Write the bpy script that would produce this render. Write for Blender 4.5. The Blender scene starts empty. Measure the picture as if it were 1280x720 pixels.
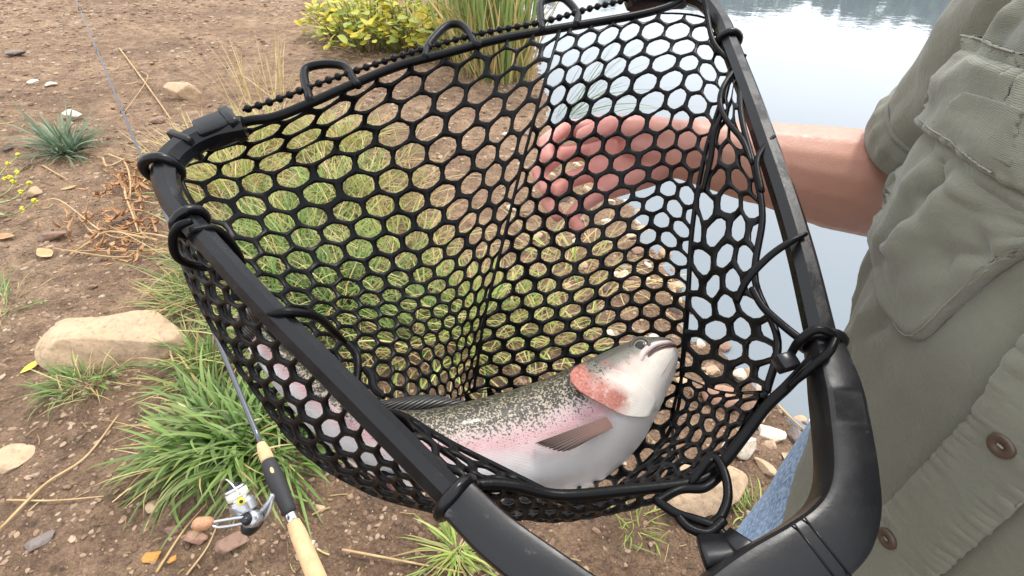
import bpy, math, random
import numpy as np
from mathutils import Vector, Matrix
random.seed(7); RNG = np.random.default_rng(7)
sc = bpy.context.scene
C = sc.collection
R = math.radians

# ------------------------------------------------------------------ camera, sky, sun, exposure
F, PITCH, CAMH = 640.0, R(38), 1.05
cam = bpy.data.objects.new('camera', bpy.data.cameras.new('camera')); C.objects.link(cam)
cam.location = (0, 0, CAMH); cam.rotation_euler = (R(90) - PITCH, 0, 0)
cam.data.sensor_width = 36; cam.data.lens = 18.0
cam.data.clip_start = 0.01; cam.data.clip_end = 2000
sc.camera = cam

SUN_EL, SUN_AZ = R(62), R(42)          # azimuth from +Y towards +X
w = bpy.data.worlds.new('World'); sc.world = w; w.use_nodes = True
nt = w.node_tree; nt.nodes.clear()
out = nt.nodes.new('ShaderNodeOutputWorld')
bgs = nt.nodes.new('ShaderNodeBackground'); bgs.inputs['Strength'].default_value = 0.10
sky = nt.nodes.new('ShaderNodeTexSky'); sky.sky_type = 'NISHITA'; sky.sun_disc = False
sky.sun_elevation = SUN_EL; sky.sun_rotation = SUN_AZ; sky.dust_density = 3.0
bgc = nt.nodes.new('ShaderNodeBackground'); bgc.inputs['Strength'].default_value = 1.42
tc = nt.nodes.new('ShaderNodeTexCoord')
cn = nt.nodes.new('ShaderNodeTexNoise'); cn.inputs['Scale'].default_value = 2.2; cn.inputs['Detail'].default_value = 5
cr = nt.nodes.new('ShaderNodeValToRGB')
cr.color_ramp.elements[0].position = .3; cr.color_ramp.elements[0].color = (.80, .85, .92, 1)
cr.color_ramp.elements[1].position = .7; cr.color_ramp.elements[1].color = (1.0, 1.0, 1.0, 1)
mx = nt.nodes.new('ShaderNodeMixShader'); mx.inputs[0].default_value = .82   # overcast: mostly cloud
nt.links.new(tc.outputs['Generated'], cn.inputs['Vector']); nt.links.new(cn.outputs['Fac'], cr.inputs[0])
nt.links.new(cr.outputs[0], bgc.inputs['Color']); nt.links.new(sky.outputs[0], bgs.inputs['Color'])
nt.links.new(bgs.outputs[0], mx.inputs[1]); nt.links.new(bgc.outputs[0], mx.inputs[2]); nt.links.new(mx.outputs[0], out.inputs[0])

sl = bpy.data.lights.new('sun', 'SUN'); sl.energy = 1.5; sl.angle = R(10); sl.color = (1, .96, .9)
sun = bpy.data.objects.new('sun', sl); C.objects.link(sun)
sd = Vector((math.sin(SUN_AZ) * math.cos(SUN_EL), math.cos(SUN_AZ) * math.cos(SUN_EL), math.sin(SUN_EL)))
sun.rotation_euler = sd.to_track_quat('Z', 'Y').to_euler()
sc.view_settings.view_transform = 'Standard'; sc.view_settings.look = 'None'
sc.view_settings.exposure = 0.92; sc.view_settings.gamma = 1

# ------------------------------------------------------------------ helpers
CP, SP = math.cos(PITCH), math.sin(PITCH)
def W(px, py, d):
    """photo pixel and depth along the view axis -> world point (works on arrays)"""
    a = (np.asarray(px, float) - 640) / F * d; b = (360 - np.asarray(py, float)) / F * d
    return np.stack([a, b * SP + np.asarray(d) * CP, CAMH + b * CP - np.asarray(d) * SP], -1)
def dr(py):                                   # depth of the landing net's rim plane at a pixel row
    return .287 / (.83 - .55 * (360 - np.asarray(py, float)) / F)
NRM = Vector((0, SP * .55 - CP * .83, CP * .55 + SP * .83)).normalized()     # rim plane normal

def mat(name, col=(.5, .5, .5), rough=.6, **k):
    m = bpy.data.materials.new(name); m.use_nodes = True
    b = m.node_tree.nodes['Principled BSDF']
    b.inputs['Base Color'].default_value = (*col, 1); b.inputs['Roughness'].default_value = rough
    for n, v in k.items(): b.inputs[n.replace('_', ' ')].default_value = v
    return m
class NT:
    """small node-graph helper"""
    def __init__(s, m): s.t = m.node_tree; s.b = s.t.nodes['Principled BSDF']
    def n(s, typ, **k):
        x = s.t.nodes.new('ShaderNode' + typ)
        for a, v in k.items(): setattr(x, a, v)
        return x
    def l(s, a, b): s.t.links.new(a, b)
    def noise(s, vec, scale, detail=4, rough=.55, dist=0):
        x = s.n('TexNoise'); x.inputs['Scale'].default_value = scale; x.inputs['Detail'].default_value = detail
        x.inputs['Roughness'].default_value = rough; x.inputs['Distortion'].default_value = dist
        if vec is not None: s.l(vec, x.inputs['Vector'])
        return x.outputs['Fac']
    def voro(s, vec, scale, feature='F1', out='Distance', rnd=1):
        x = s.n('TexVoronoi', feature=feature); x.inputs['Scale'].default_value = scale; x.inputs['Randomness'].default_value = rnd
        if vec is not None: s.l(vec, x.inputs['Vector'])
        return x.outputs[out]
    def ramp(s, fac, stops, interp='LINEAR'):
        x = s.n('ValToRGB'); e = x.color_ramp; e.interpolation = interp
        while len(e.elements) < len(stops): e.elements.new(.5)
        for el, (p, c) in zip(e.elements, stops):
            el.position = p; el.color = (*c, 1) if len(c) == 3 else c
        s.l(fac, x.inputs[0]); return x.outputs[0]
    def mix(s, fac, a, b, blend='MIX'):
        x = s.n('Mix', data_type='RGBA', blend_type=blend)
        for i, v in ((0, fac), (6, a), (7, b)):
            if hasattr(v, 'is_output'): s.l(v, x.inputs[i])
            elif i == 0: x.inputs[0].default_value = v
            else: x.inputs[i].default_value = (*v, 1)
        return x.outputs[2]
    def math(s, op, a, b=0., clamp=False):
        x = s.n('Math', operation=op, use_clamp=clamp)
        for i, v in enumerate((a, b)):
            if hasattr(v, 'is_output'): s.l(v, x.inputs[i])
            else: x.inputs[i].default_value = v
        return x.outputs[0]
    def mapr(s, v, a, b, c=0., d=1.):
        x = s.n('MapRange')
        s.l(v, x.inputs[0])
        for i, q in enumerate((a, b, c, d)): x.inputs[i + 1].default_value = q
        return x.outputs[0]
    def bump(s, h, strength=.3, dist=.01, prev=None):
        x = s.n('Bump'); x.inputs['Strength'].default_value = strength; x.inputs['Distance'].default_value = dist
        s.l(h, x.inputs['Height'])
        if prev is not None: s.l(prev, x.inputs['Normal'])
        return x.outputs[0]
    def obj(s): return s.n('TexCoord').outputs['Object']
    def attr(s, name):
        x = s.n('Attribute'); x.attribute_name = name; return x.outputs['Color']
    def col(s, c): s.l(c, s.b.inputs['Base Color'])
    def nor(s, c): s.l(c, s.b.inputs['Normal'])
    def rou(s, c): s.l(c, s.b.inputs['Roughness'])

def vnoise(x, y, seed=0):
    x = np.asarray(x, float); y = np.asarray(y, float)
    xi = np.floor(x).astype(np.int64); yi = np.floor(y).astype(np.int64); fx = x - xi; fy = y - yi
    def h(a, b):
        n = (a * 374761393 + b * 668265263 + seed * 1442695041) & 0xffffffff
        n = ((n ^ (n >> 13)) * 1274126177) & 0xffffffff
        return ((n ^ (n >> 16)) & 0xffff) / 65535.0
    fx = fx * fx * (3 - 2 * fx); fy = fy * fy * (3 - 2 * fy)
    return (h(xi, yi) * (1 - fx) + h(xi + 1, yi) * fx) * (1 - fy) + (h(xi, yi + 1) * (1 - fx) + h(xi + 1, yi + 1) * fx) * fy - .5
def fbm(x, y, seed=0, o=4):
    s = 0; a = 1
    for k in range(o): s = s + a * vnoise(np.asarray(x) * 2 ** k + 17 * k, np.asarray(y) * 2 ** k - 9 * k, seed + k); a *= .5
    return s

def link(o, parent=None):
    C.objects.link(o)
    if parent is not None: o.parent = parent
    return o
def tag(o, label=None, cat=None, group=None, kind=None):
    if label: o['label'] = label
    if cat: o['category'] = cat
    if group: o['group'] = group
    if kind: o['kind'] = kind
    return o
def empty(name, loc, label=None, cat=None, group=None):
    o = bpy.data.objects.new(name, None); o.empty_display_size = .05; o.location = tuple(float(q) for q in loc); link(o)
    return tag(o, label, cat, group)
def wloc(o):
    v = Vector((0, 0, 0))
    while o is not None: v += o.location; o = o.parent
    return v
class MB:
    """collects geometry; build() links it as ONE mesh object"""
    def __init__(s): s.v = []; s.f = []; s.c = []; s.n = 0
    def add(s, v, f, c=None):
        v = np.asarray(v, float).reshape(-1, 3)
        s.v.append(v); s.f += [tuple(int(i) + s.n for i in q) for q in f]; s.n += len(v)
        if c is not None:
            c = np.asarray(c, float)
            s.c.append(np.broadcast_to(c, (len(v), 3)) if c.ndim == 1 else c)
        return s
    def tube(s, pts, r, n=8, cap=True, closed=False, sec=None, up=None, c=None):
        """sweep a round (or given 2-D) section along a path"""
        p = np.asarray(pts, float); m = len(p); r = np.broadcast_to(np.asarray(r, float), (m,)) if np.ndim(r) < 2 else np.asarray(r)
        t = (np.roll(p, -1, 0) - np.roll(p, 1, 0)) if closed else np.gradient(p, axis=0)
        t /= np.linalg.norm(t, axis=1)[:, None] + 1e-12
        if up is None:
            u = np.array([0, 0, 1.]) if abs(t[0][2]) < .9 else np.array([1., 0, 0])
            N = []
            for q in t:
                u = u - q * (u @ q); u /= np.linalg.norm(u) + 1e-12; N.append(u)
            N = np.array(N)
        else:
            N = np.asarray(up, float) - t * (t @ np.asarray(up, float))[:, None]; N /= np.linalg.norm(N, axis=1)[:, None]
        B = np.cross(t, N)
        if sec is None:
            a = np.arange(n) * 2 * np.pi / n; sec = np.stack([np.cos(a), np.sin(a)], 1)
        sec = np.asarray(sec, float); n = len(sec)
        if r.ndim == 1: r = np.stack([r, r], 1)
        V = p[:, None] + N[:, None] * (sec[None, :, :1] * r[:, None, :1]) + B[:, None] * (sec[None, :, 1:] * r[:, None, 1:])
        fs = []; k = m if closed else m - 1
        for i in range(k):
            j = (i + 1) % m
            for q in range(n): fs.append((i * n + q, i * n + (q + 1) % n, j * n + (q + 1) % n, j * n + q))
        if cap and not closed:
            fs.append(tuple(range(n - 1, -1, -1))); fs.append(tuple((m - 1) * n + q for q in range(n)))
        return s.add(V, fs, c)
    def grid(s, V, c=None, wrap=False):
        V = np.asarray(V, float); a, b = V.shape[:2]
        f = [(i * b + j, i * b + (j + 1) % b, (i + 1) * b + (j + 1) % b, (i + 1) * b + j) for i in range(a - 1) for j in range(b if wrap else b - 1)]
        return s.add(V.reshape(-1, 3), f, None if c is None else np.asarray(c).reshape(-1, 3))
    def sphere(s, c, r, nu=12, nv=8, rot=None, col=None):
        r = np.broadcast_to(np.asarray(r, float), (3,)); V = []
        for i in range(nv + 1):
            th = np.pi * i / nv; a = np.arange(nu) * 2 * np.pi / nu
            V.append(np.stack([np.sin(th) * np.cos(a), np.sin(th) * np.sin(a), np.full(nu, np.cos(th))], 1))
        V = np.array(V) * r
        if rot is not None: V = V @ np.array(rot.to_3x3()).T
        return s.grid(V + np.asarray(c, float), None if col is None else np.broadcast_to(np.asarray(col, float), V.shape), wrap=True)
    def build(s, name, m=None, parent=None, smooth=True, origin=None, sharp=0):
        V = np.concatenate(s.v) if s.v else np.zeros((0, 3))
        if origin is None: origin = wloc(parent) if parent is not None else Vector((0, 0, 0))
        V = V - np.array(origin)
        me = bpy.data.meshes.new(name); me.from_pydata(V.tolist(), [], s.f)
        if s.c:
            ca = me.attributes.new('col', 'FLOAT_COLOR', 'POINT')
            cc = np.ones((len(V), 4)); cc[:, :3] = np.concatenate(s.c); ca.data.foreach_set('color', cc.ravel())
        if smooth: me.polygons.foreach_set('use_smooth', [True] * len(me.polygons))
        if sharp: me.set_sharp_from_angle(angle=R(sharp))
        o = bpy.data.objects.new(name, me)
        if m is not None: me.materials.append(m)
        if parent is None: o.location = origin
        return link(o, parent)
def crom(P, n):
    """smooth curve through points P (k,dim) -> n samples"""
    P = np.asarray(P, float); k = len(P)
    t = np.linspace(0, k - 1, n); i = np.clip(np.floor(t).astype(int), 0, k - 2); f = (t - i)[:, None]
    Q = np.vstack([2 * P[0] - P[1], P, 2 * P[-1] - P[-2]])
    a, b, c, d = Q[i], Q[i + 1], Q[i + 2], Q[i + 3]
    return .5 * (2 * b + (c - a) * f + (2 * a - 5 * b + 4 * c - d) * f ** 2 + (3 * b - a - 3 * c + d) * f ** 3)
def pw(P):
    """list of (px,py[,depth]) -> world; without a depth the point lies on the net's rim plane"""
    return np.array([W(q[0], q[1], q[2] if len(q) > 2 else dr(q[1])) for q in P])

# ------------------------------------------------------------------ terrain
SY = np.array([-400, -60, -5, 0, .5, .87, 1.0, 1.1, 1.38, 1.67, 2.14, 3.1, 5, 7, 9, 14, 25, 60, 110, 400.])
SX = np.array([420, 60, 2.7, 1.4, 1.15, .93, .86, .815, .79, .75, .69, .43, .32, .26, .35, 0., -4, -40, -110, -300.])
def gz(x, y, fine=True):
    x = np.asarray(x, float); y = np.asarray(y, float)
    s = np.interp(y, SY, SX) - x + .05 * fbm(x * 2.2, y * 2.2, 50, 2)
    t = np.clip((s + .25) / .8, 0, 1); t = t * t * (3 - 2 * t)
    z = -.13 + .13 * t - .22 * np.clip(-s - .2, 0, 8)
    z = z + np.clip(-x - 2.0, 0, 12) * .05 + np.clip(y - 9, 0, 30) * .02 * (s > 0)
    r = np.hypot(x, y); far = np.clip((r - 121) / 10, 0, 1); far = far * far * (3 - 2 * far)
    z = z * (1 - far) + far * (.8 + np.clip(r - 130, 0, 250) * .12)
    land = np.clip(s * 3 + .6, 0, 1)
    if fine:
        z = z + land * (.022 * fbm(x * 1.7, y * 1.7, 1, 3) + .022 * fbm(x * 9, y * 9, 5, 3) + .007 * fbm(x * 40, y * 40, 8, 2)) + .004 * fbm(x * 30, y * 30, 9, 2)
    return z
def G(px, py):
    """where the ray through a photo pixel meets the ground"""
    d = W(px, py, 1.) - np.array([0, 0, CAMH]); t = 0.3
    for k in range(4000):
        p = np.array([0, 0, CAMH]) + d * t
        g = float(gz(p[0], p[1], False))
        if p[2] <= g: break
        t += max(.002, (p[2] - g) * .5)
    p[2] = float(gz(p[0], p[1])); return p
def spaced(a, b, fine, lim):
    c = list(np.arange(a, b + 1e-6, fine)); st = fine; x = b
    while x < lim: st *= 1.25; x += st; c.append(x)
    st = fine; x = a; l = []
    while x > -lim: st *= 1.25; x -= st; l.append(x)
    return np.array(l[::-1] + c)
gx = spaced(-4.2, 1.6, .022, 420); gy = spaced(-.2, 7.2, .022, 420)
X, Y = np.meshgrid(gx, gy)
Z = gz(X, Y)
dirt = mat('dirt', rough=.9); q = NT(dirt); o_ = q.obj()
n1 = q.noise(o_, 1.3, 6, .6); n2 = q.noise(o_, 14, 6, .7); n3 = q.noise(o_, 90, 4, .7)
base = q.ramp(n1, [(.3, (.19, .112, .064)), (.5, (.39, .248, .148)), (.7, (.53, .36, .225))])
base = q.mix(q.mapr(n2, .38, .62), base, q.mix(.75, base, (.13, .074, .042)))
base = q.mix(q.math('MULTIPLY', q.mapr(q.noise(o_, 34, 5, .7), .56, .66), .6), base, (.085, .05, .03))
base = q.mix(q.math('MULTIPLY', q.mapr(n3, .52, .72), .55), base, (.45, .33, .23))
vd = q.n('TexVoronoi'); vd.inputs['Scale'].default_value = 85; q.l(o_, vd.inputs['Vector'])
base = q.mix(q.math('MULTIPLY', q.mapr(vd.outputs['Distance'], .3, .12), .35), base, vd.outputs['Color'], 'SOFT_LIGHT')
# moist, darker soil close to where the photographer stands
sx = q.n('SeparateXYZ'); q.l(o_, sx.inputs[0])
moist = q.math('ADD', q.mapr(sx.outputs[1], 1.9, .55), q.math('MULTIPLY', q.math('SUBTRACT', q.noise(o_, 2.5, 4), .5), 1.4), clamp=True)
base = q.mix(q.math('MULTIPLY', moist, .62, True), base, q.mix(1., base, (.41, .36, .335), 'MULTIPLY'))
q.col(base); q.nor(q.bump(vd.outputs['Distance'], .7, .010, q.bump(n3, 1., .018, q.bump(n2, .9, .04))))
ground = MB().grid(np.stack([X, Y, Z], -1)).build('ground', dirt); tag(ground, 'brown stony bank of bare earth sloping to the lake', kind='structure')

water = mat('water', (.15, .175, .195), .035, IOR=1.5); q = NT(water)
o_ = q.obj()
wn = q.n('Mapping'); wn.inputs['Scale'].default_value = (1, 1, 1); q.l(o_, wn.inputs[0])
q.nor(q.bump(q.noise(wn.outputs[0], 5., 3), .06, .02, q.bump(q.noise(wn.outputs[0], .7, 2), .05, .06)))
lx = np.array([-260, -60, -10, 0, 4, 20, 80, 300.]); ly = np.array([-300, -40, 0, 4, 12, 50, 150, 300.])
LX, LY = np.meshgrid(lx, ly)
lake = MB().grid(np.stack([LX, LY, np.full_like(LX, -.062)], -1)).build('lake', water); tag(lake, 'calm pale lake reflecting a white sky', kind='structure')

# ------------------------------------------------------------------ trees on the far shore
leafm = mat('tree_leaf', rough=.7); q = NT(leafm)
q.col(q.mix(.5, q.attr('col'), q.ramp(q.n('ObjectInfo').outputs['Random'], [(0, (.035, .075, .03)), (1, (.07, .11, .045))])))
bark = mat('bark', (.09, .065, .045), .9)
def tree_meshes(seed, conifer):
    rg = np.random.default_rng(seed); H = 1.0
    n = 900; mb = MB(); P = []; S = []
    for k in range(n):
        h = rg.uniform(.12, 1)
        rad = (.24 * (1.02 - h) ** .8 * (1 + .3 * math.sin(h * 40)) if conifer else .3 * math.sin(min(math.pi, (h - .08) / .94 * math.pi)) ** .6 * (1 + .35 * math.sin(h * 13 + seed)))
        a = rg.uniform(0, 2 * np.pi); rr = max(.01, rad) * rg.uniform(.35, 1) ** .6 * (1 + .2 * math.sin(3 * a + seed))
        P.append((rr * math.cos(a), rr * math.sin(a), h)); S.append(rg.uniform(.016, .034))
    for p, s_ in zip(P, S):
        e = rg.normal(size=(2, 3)); e /= np.linalg.norm(e, axis=1)[:, None]
        v = np.array([-e[0] - e[1], e[0] - e[1] * .6, e[0] + e[1], -e[0] * .7 + e[1]]) * s_ + p
        mb.add(v, [(0, 1, 2, 3)], np.array([.09, .16, .07]) * rg.uniform(.6, 1.5))
    tb = MB(); tb.tube([(0, 0, 0), (.005, 0, .3), (-.004, .004, .6), (0, 0, .95)], [.022, .017, .01, .002], 7)
    for k in range(8):
        a = rg.uniform(0, 6.28); h = rg.uniform(.3, .75); L = .2 * (1 - h) + .06
        tb.tube([(0, 0, h), (L * .5 * math.cos(a), L * .5 * math.sin(a), h + .03), (L * math.cos(a), L * math.sin(a), h + .09)], [.007, .004, .001], 5)
    return mb, tb
TV = []
for k in range(4):
    a, b = tree_meshes(40 + k, k % 2 == 0)
    TV.append((a, b))
tm = []
rg = np.random.default_rng(3)
for k in range(84):
    az = R(-8 + k * .66 + rg.uniform(-.3, .3)); r_ = 126 + rg.uniform(0, 9)
    x, y = r_ * math.sin(az), r_ * math.cos(az)
    t = empty('shore_tree', (x, y, float(gz(x, y)) - .2), 'green tree of the wood on the far lake shore', 'tree', 'trees along the far shore')
    h = rg.uniform(15.5, 19.5); v = k % 4
    if k < 4:
        tr = TV[v][1].build('trunk', bark, t, origin=Vector((0, 0, 0))); cr_ = TV[v][0].build('crown', leafm, t, False, origin=Vector((0, 0, 0)))
        tm.append((tr, cr_))
    else:
        tr = link(tm[v][0].copy(), t); cr_ = link(tm[v][1].copy(), t)
    t.scale = (h * rg.uniform(1., 1.4), h * rg.uniform(1., 1.4), h); t.rotation_euler.z = rg.uniform(0, 6.28)

# ------------------------------------------------------------------ landing net
rubber = mat('black_rubber', (.0035, .0035, .004), .36, Specular_IOR_Level=.14); q = NT(rubber)
q.nor(q.bump(q.noise(q.obj(), 260, 3), .12, .002))
coated = mat('black_coated_tube', (.005, .005, .006), .22, Specular_IOR_Level=.28); q = NT(coated); o_ = q.obj()
q.col(q.mix(q.math('MULTIPLY', q.mapr(q.noise(o_, 85, 8, .8), .62, .70), .35), (.005, .005, .006), (.12, .11, .10))); q.rou(q.mapr(q.noise(o_, 45, 5), .35, .7, .16, .40)); q.nor(q.bump(q.noise(o_, 300, 3), .08, .001))
scuffed = mat('scuffed_black_plastic', (.03, .031, .034), .38, Specular_IOR_Level=.32); q = NT(scuffed); o_ = q.obj()
sc1 = q.mapr(q.noise(o_, 60, 8, .75), .60, .72)
q.col(q.mix(q.math('MULTIPLY', sc1, .5), (.006, .0063, .0075), (.15, .155, .165))); q.rou(q.mapr(q.noise(o_, 30, 6), .3, .7, .2, .5))
q.nor(q.bump(q.noise(o_, 420, 4), .06, .001))

HANDLE = pw([(880, 790)])[0]
NB = HANDLE.copy()
net = empty('landing_net', NB, 'black rubber mesh landing net with angular frame holding a trout', 'landing net')
OCT = [(math.cos(a), math.sin(a)) for a in (np.arange(8) + .5) * math.pi / 4]
def rbox(e=.3, n=3):
    o = []
    for cx, cy, a0 in ((1, 1, 0), (-1, 1, 90), (-1, -1, 180), (1, -1, 270)):
        for k in range(n):
            a = R(a0 + 90 * k / (n - 1)); o.append((cx * (1 - e) + e * math.cos(a), cy * (1 - e) + e * math.sin(a)))
    return o
up = np.array(NRM)
# frame: left arm, right arm, socket collars, yoke, handle
lp = crom(pw([(306, 158), (268, 166), (232, 184), (208, 212), (216, 252), (252, 294), (330, 381), (430, 483), (520, 574), (590, 645)]), 70)
MB().tube(lp, np.interp(np.linspace(0, 1, 70), [0, .12, .3, .42, 1], [.0092, .0108, .0112, .0090, .0088]), sec=OCT, up=up).build('frame_tube', coated, net, sharp=28)
rp = crom(pw([(790, -2), (840, -8), (876, 0), (899, 25), (914, 62), (937, 122), (961, 190), (983, 255), (1002, 320), (1020, 395), (1030, 440)]), 70)
MB().tube(rp, .0092, sec=OCT, up=up).build('frame_tube', coated, net, sharp=28)
yl = crom(pw([(575, 628), (620, 672), (680, 718), (740, 762), (800, 800), (870, 815)]), 40)
sec = rbox(.30)
MB().tube(yl, np.stack([np.full(40, .0108), np.linspace(.0108, .014, 40)], 1), sec=sec, up=up).build('yoke_arm', scuffed, net, sharp=24)
yr = crom(pw([(1027, 425), (1041, 480), (1050, 535), (1056, 590), (1054, 632), (1038, 667), (1002, 697), (952, 729), (905, 768), (868, 812)]), 60)
wd = np.interp(np.linspace(0, 1, 60), [0, .12, .35, .55, .75, 1], [.0085, .0112, .0122, .0150, .0160, .018])
MB().tube(yr, np.stack([np.interp(np.linspace(0, 1, 60), [0, .15, 1], [.009, .0125, .0135]), wd], 1), sec=sec, up=up).build('yoke_arm', scuffed, net, sharp=24)
cam_dir = np.array([.13, -.30 * SP - .20 * CP, -.30 * CP + .20 * SP]); cam_dir /= np.linalg.norm(cam_dir)
hp = np.array([HANDLE + cam_dir * t for t in np.linspace(-.005, .30, 12)])
MB().tube(hp, np.interp(np.linspace(0, 1, 12), [0, .1, .5, .9, 1], [.02, .0165, .0155, .0165, .014]), 16).build('handle', scuffed, net)
for k in (.62, .66):       # moulding seams across the yoke
    i = int(k * 60); p = yr[i] + up * .0134; t = yr[i + 1] - yr[i]; t /= np.linalg.norm(t); b = np.cross(t, up)
    MB().tube([p - b * .0150, p + b * .0150], .0005, 6).build('seam_rib', coated, net)
def ring(cpx, axis, r, rr, name='collar', n=20, m=coated, flat=1.0):
    c = pw([cpx])[0]; a = np.asarray(axis, float); a /= np.linalg.norm(a); u = up - a * (up @ a); u /= np.linalg.norm(u); v = np.cross(a, u)
    th = np.arange(n) * 2 * np.pi / n
    MB().tube([c + (u * math.cos(t) + v * math.sin(t)) * r for t in th], rr, 8, closed=True).build(name, m, net)
def axat(path, cpx):
    c = pw([cpx])[0]; i = int(np.argmin(np.linalg.norm(path - c, axis=1))); i = min(max(i, 1), len(path) - 2); return path[i + 1] - path[i - 1]
for c_, r_, rr in (((203, 212), .0128, .0040), ((238, 278), .0112, .0036), ((569, 622), .0118, .0036)):
    ring(c_, axat(lp, c_), r_, rr)
for c_, r_, rr in (((910, 52), .0108, .0034), ((1027, 428), .0115, .0036)):
    ring(c_, axat(rp, c_), r_, rr)
# clamp block at the left corner, and the one at the right end of the beaded cord
def block(p0, p1, hw, hh, name='clamp_block'):
    a, b = pw([p0, p1]); MB().tube([a, a + (b - a) * .06, b - (b - a) * .06, b], np.array([[hh * .88, hw * .88], [hh, hw], [hh, hw], [hh * .88, hw * .88]]), sec=rbox(.25), up=up).build(name, scuffed, net)
block((250, 171), (298, 152), .0108, .0105); block((229, 184), (235, 179), .0118, .0118, 'clamp_band')
block((286, 158), (297, 153), .0128, .0120, 'clamp_band')
block((784, -2), (858, -6), .0095, .011)

# beaded cord across the far side
bc = crom(pw([(303, 138), (345, 125), (400, 104), (470, 80), (540, 58), (600, 42), (680, 27), (740, 10), (790, -2)]), 300)
MB().tube(bc[::6], .0014, 6).build('bead_cord', rubber, net)
L = np.concatenate([[0], np.cumsum(np.linalg.norm(np.diff(bc, axis=0), axis=1))])
bead0 = None
for k in range(44):
    s_ = (k + .5) / 44 * L[-1]; p = np.array([np.interp(s_, L, bc[:, i]) for i in range(3)])
    if bead0 is None:
        bead0 = MB().sphere((0, 0, 0), .0036, 10, 7).build('bead', rubber, net, origin=Vector((0, 0, 0))); b_ = bead0
    else: b_ = link(bead0.copy(), net)
    b_.location = Vector(p) - Vector(NB)

# rim cord of the bag with its three hanging loops
def cord(P, r, name='rim_cord', n=60, m=rubber, sides=8):
    return MB().tube(crom(pw(P), n), r, sides).build(name, m, net)
dR = lambda py, o=.004: float(dr(py)) + o
rim = [(288, 158), (312, 151), (345, 146), (390, 128), (440, 106), (500, 82), (560, 66), (620, 50), (690, 37), (745, 28), (800, 18), (835, 8), (858, -4)]
cord([(x, y, dR(y)) for x, y in rim], .0044, n=90)
for Lp in ([(388, 128), (380, 95), (386, 84), (410, 80), (432, 84), (442, 100), (448, 107)],
           [(531, 73), (536, 56), (556, 34), (572, 30), (584, 38), (594, 55), (602, 56)],
           [(678, 40), (675, 10), (680, 1), (700, -3), (712, 4), (722, 18), (720, 32)]):
    cord([(x, y, dR(y, .001)) for x, y in Lp], .0040, 'rim_loop', 36)

def bic(ctrl, U, V):
    """Catmull-Rom surface through a control grid ctrl[rows][cols] of (px,py,depth)"""
    c = np.array(ctrl, float); nr, nc = c.shape[:2]
    def wts(t, n):
        t = np.clip(t, 0, 1) * (n - 1); i = np.clip(np.floor(t).astype(int), 0, n - 2); f = t - i
        return i, np.stack([.5 * (-f + 2 * f ** 2 - f ** 3), .5 * (2 - 5 * f ** 2 + 3 * f ** 3), .5 * (f + 4 * f ** 2 - 3 * f ** 3), .5 * (-f ** 2 + f ** 3)], -1)
    def pad(a, ax):
        a = np.moveaxis(a, ax, 0); a = np.concatenate([[2 * a[0] - a[1]], a, [2 * a[-1] - a[-2]]]); return np.moveaxis(a, 0, ax)
    c = pad(pad(c, 0), 1); iv, wv = wts(V, nr); iu, wu = wts(U, nc)
    o = 0
    for a in range(4):
        for b in range(4): o = o + (wv[..., a] * wu[..., b])[..., None] * c[iv + a, iu + b]
    return o
def surf(ctrl, U, V):
    p = bic(ctrl, U, V); return W(p[..., 0], p[..., 1], p[..., 2])
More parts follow.
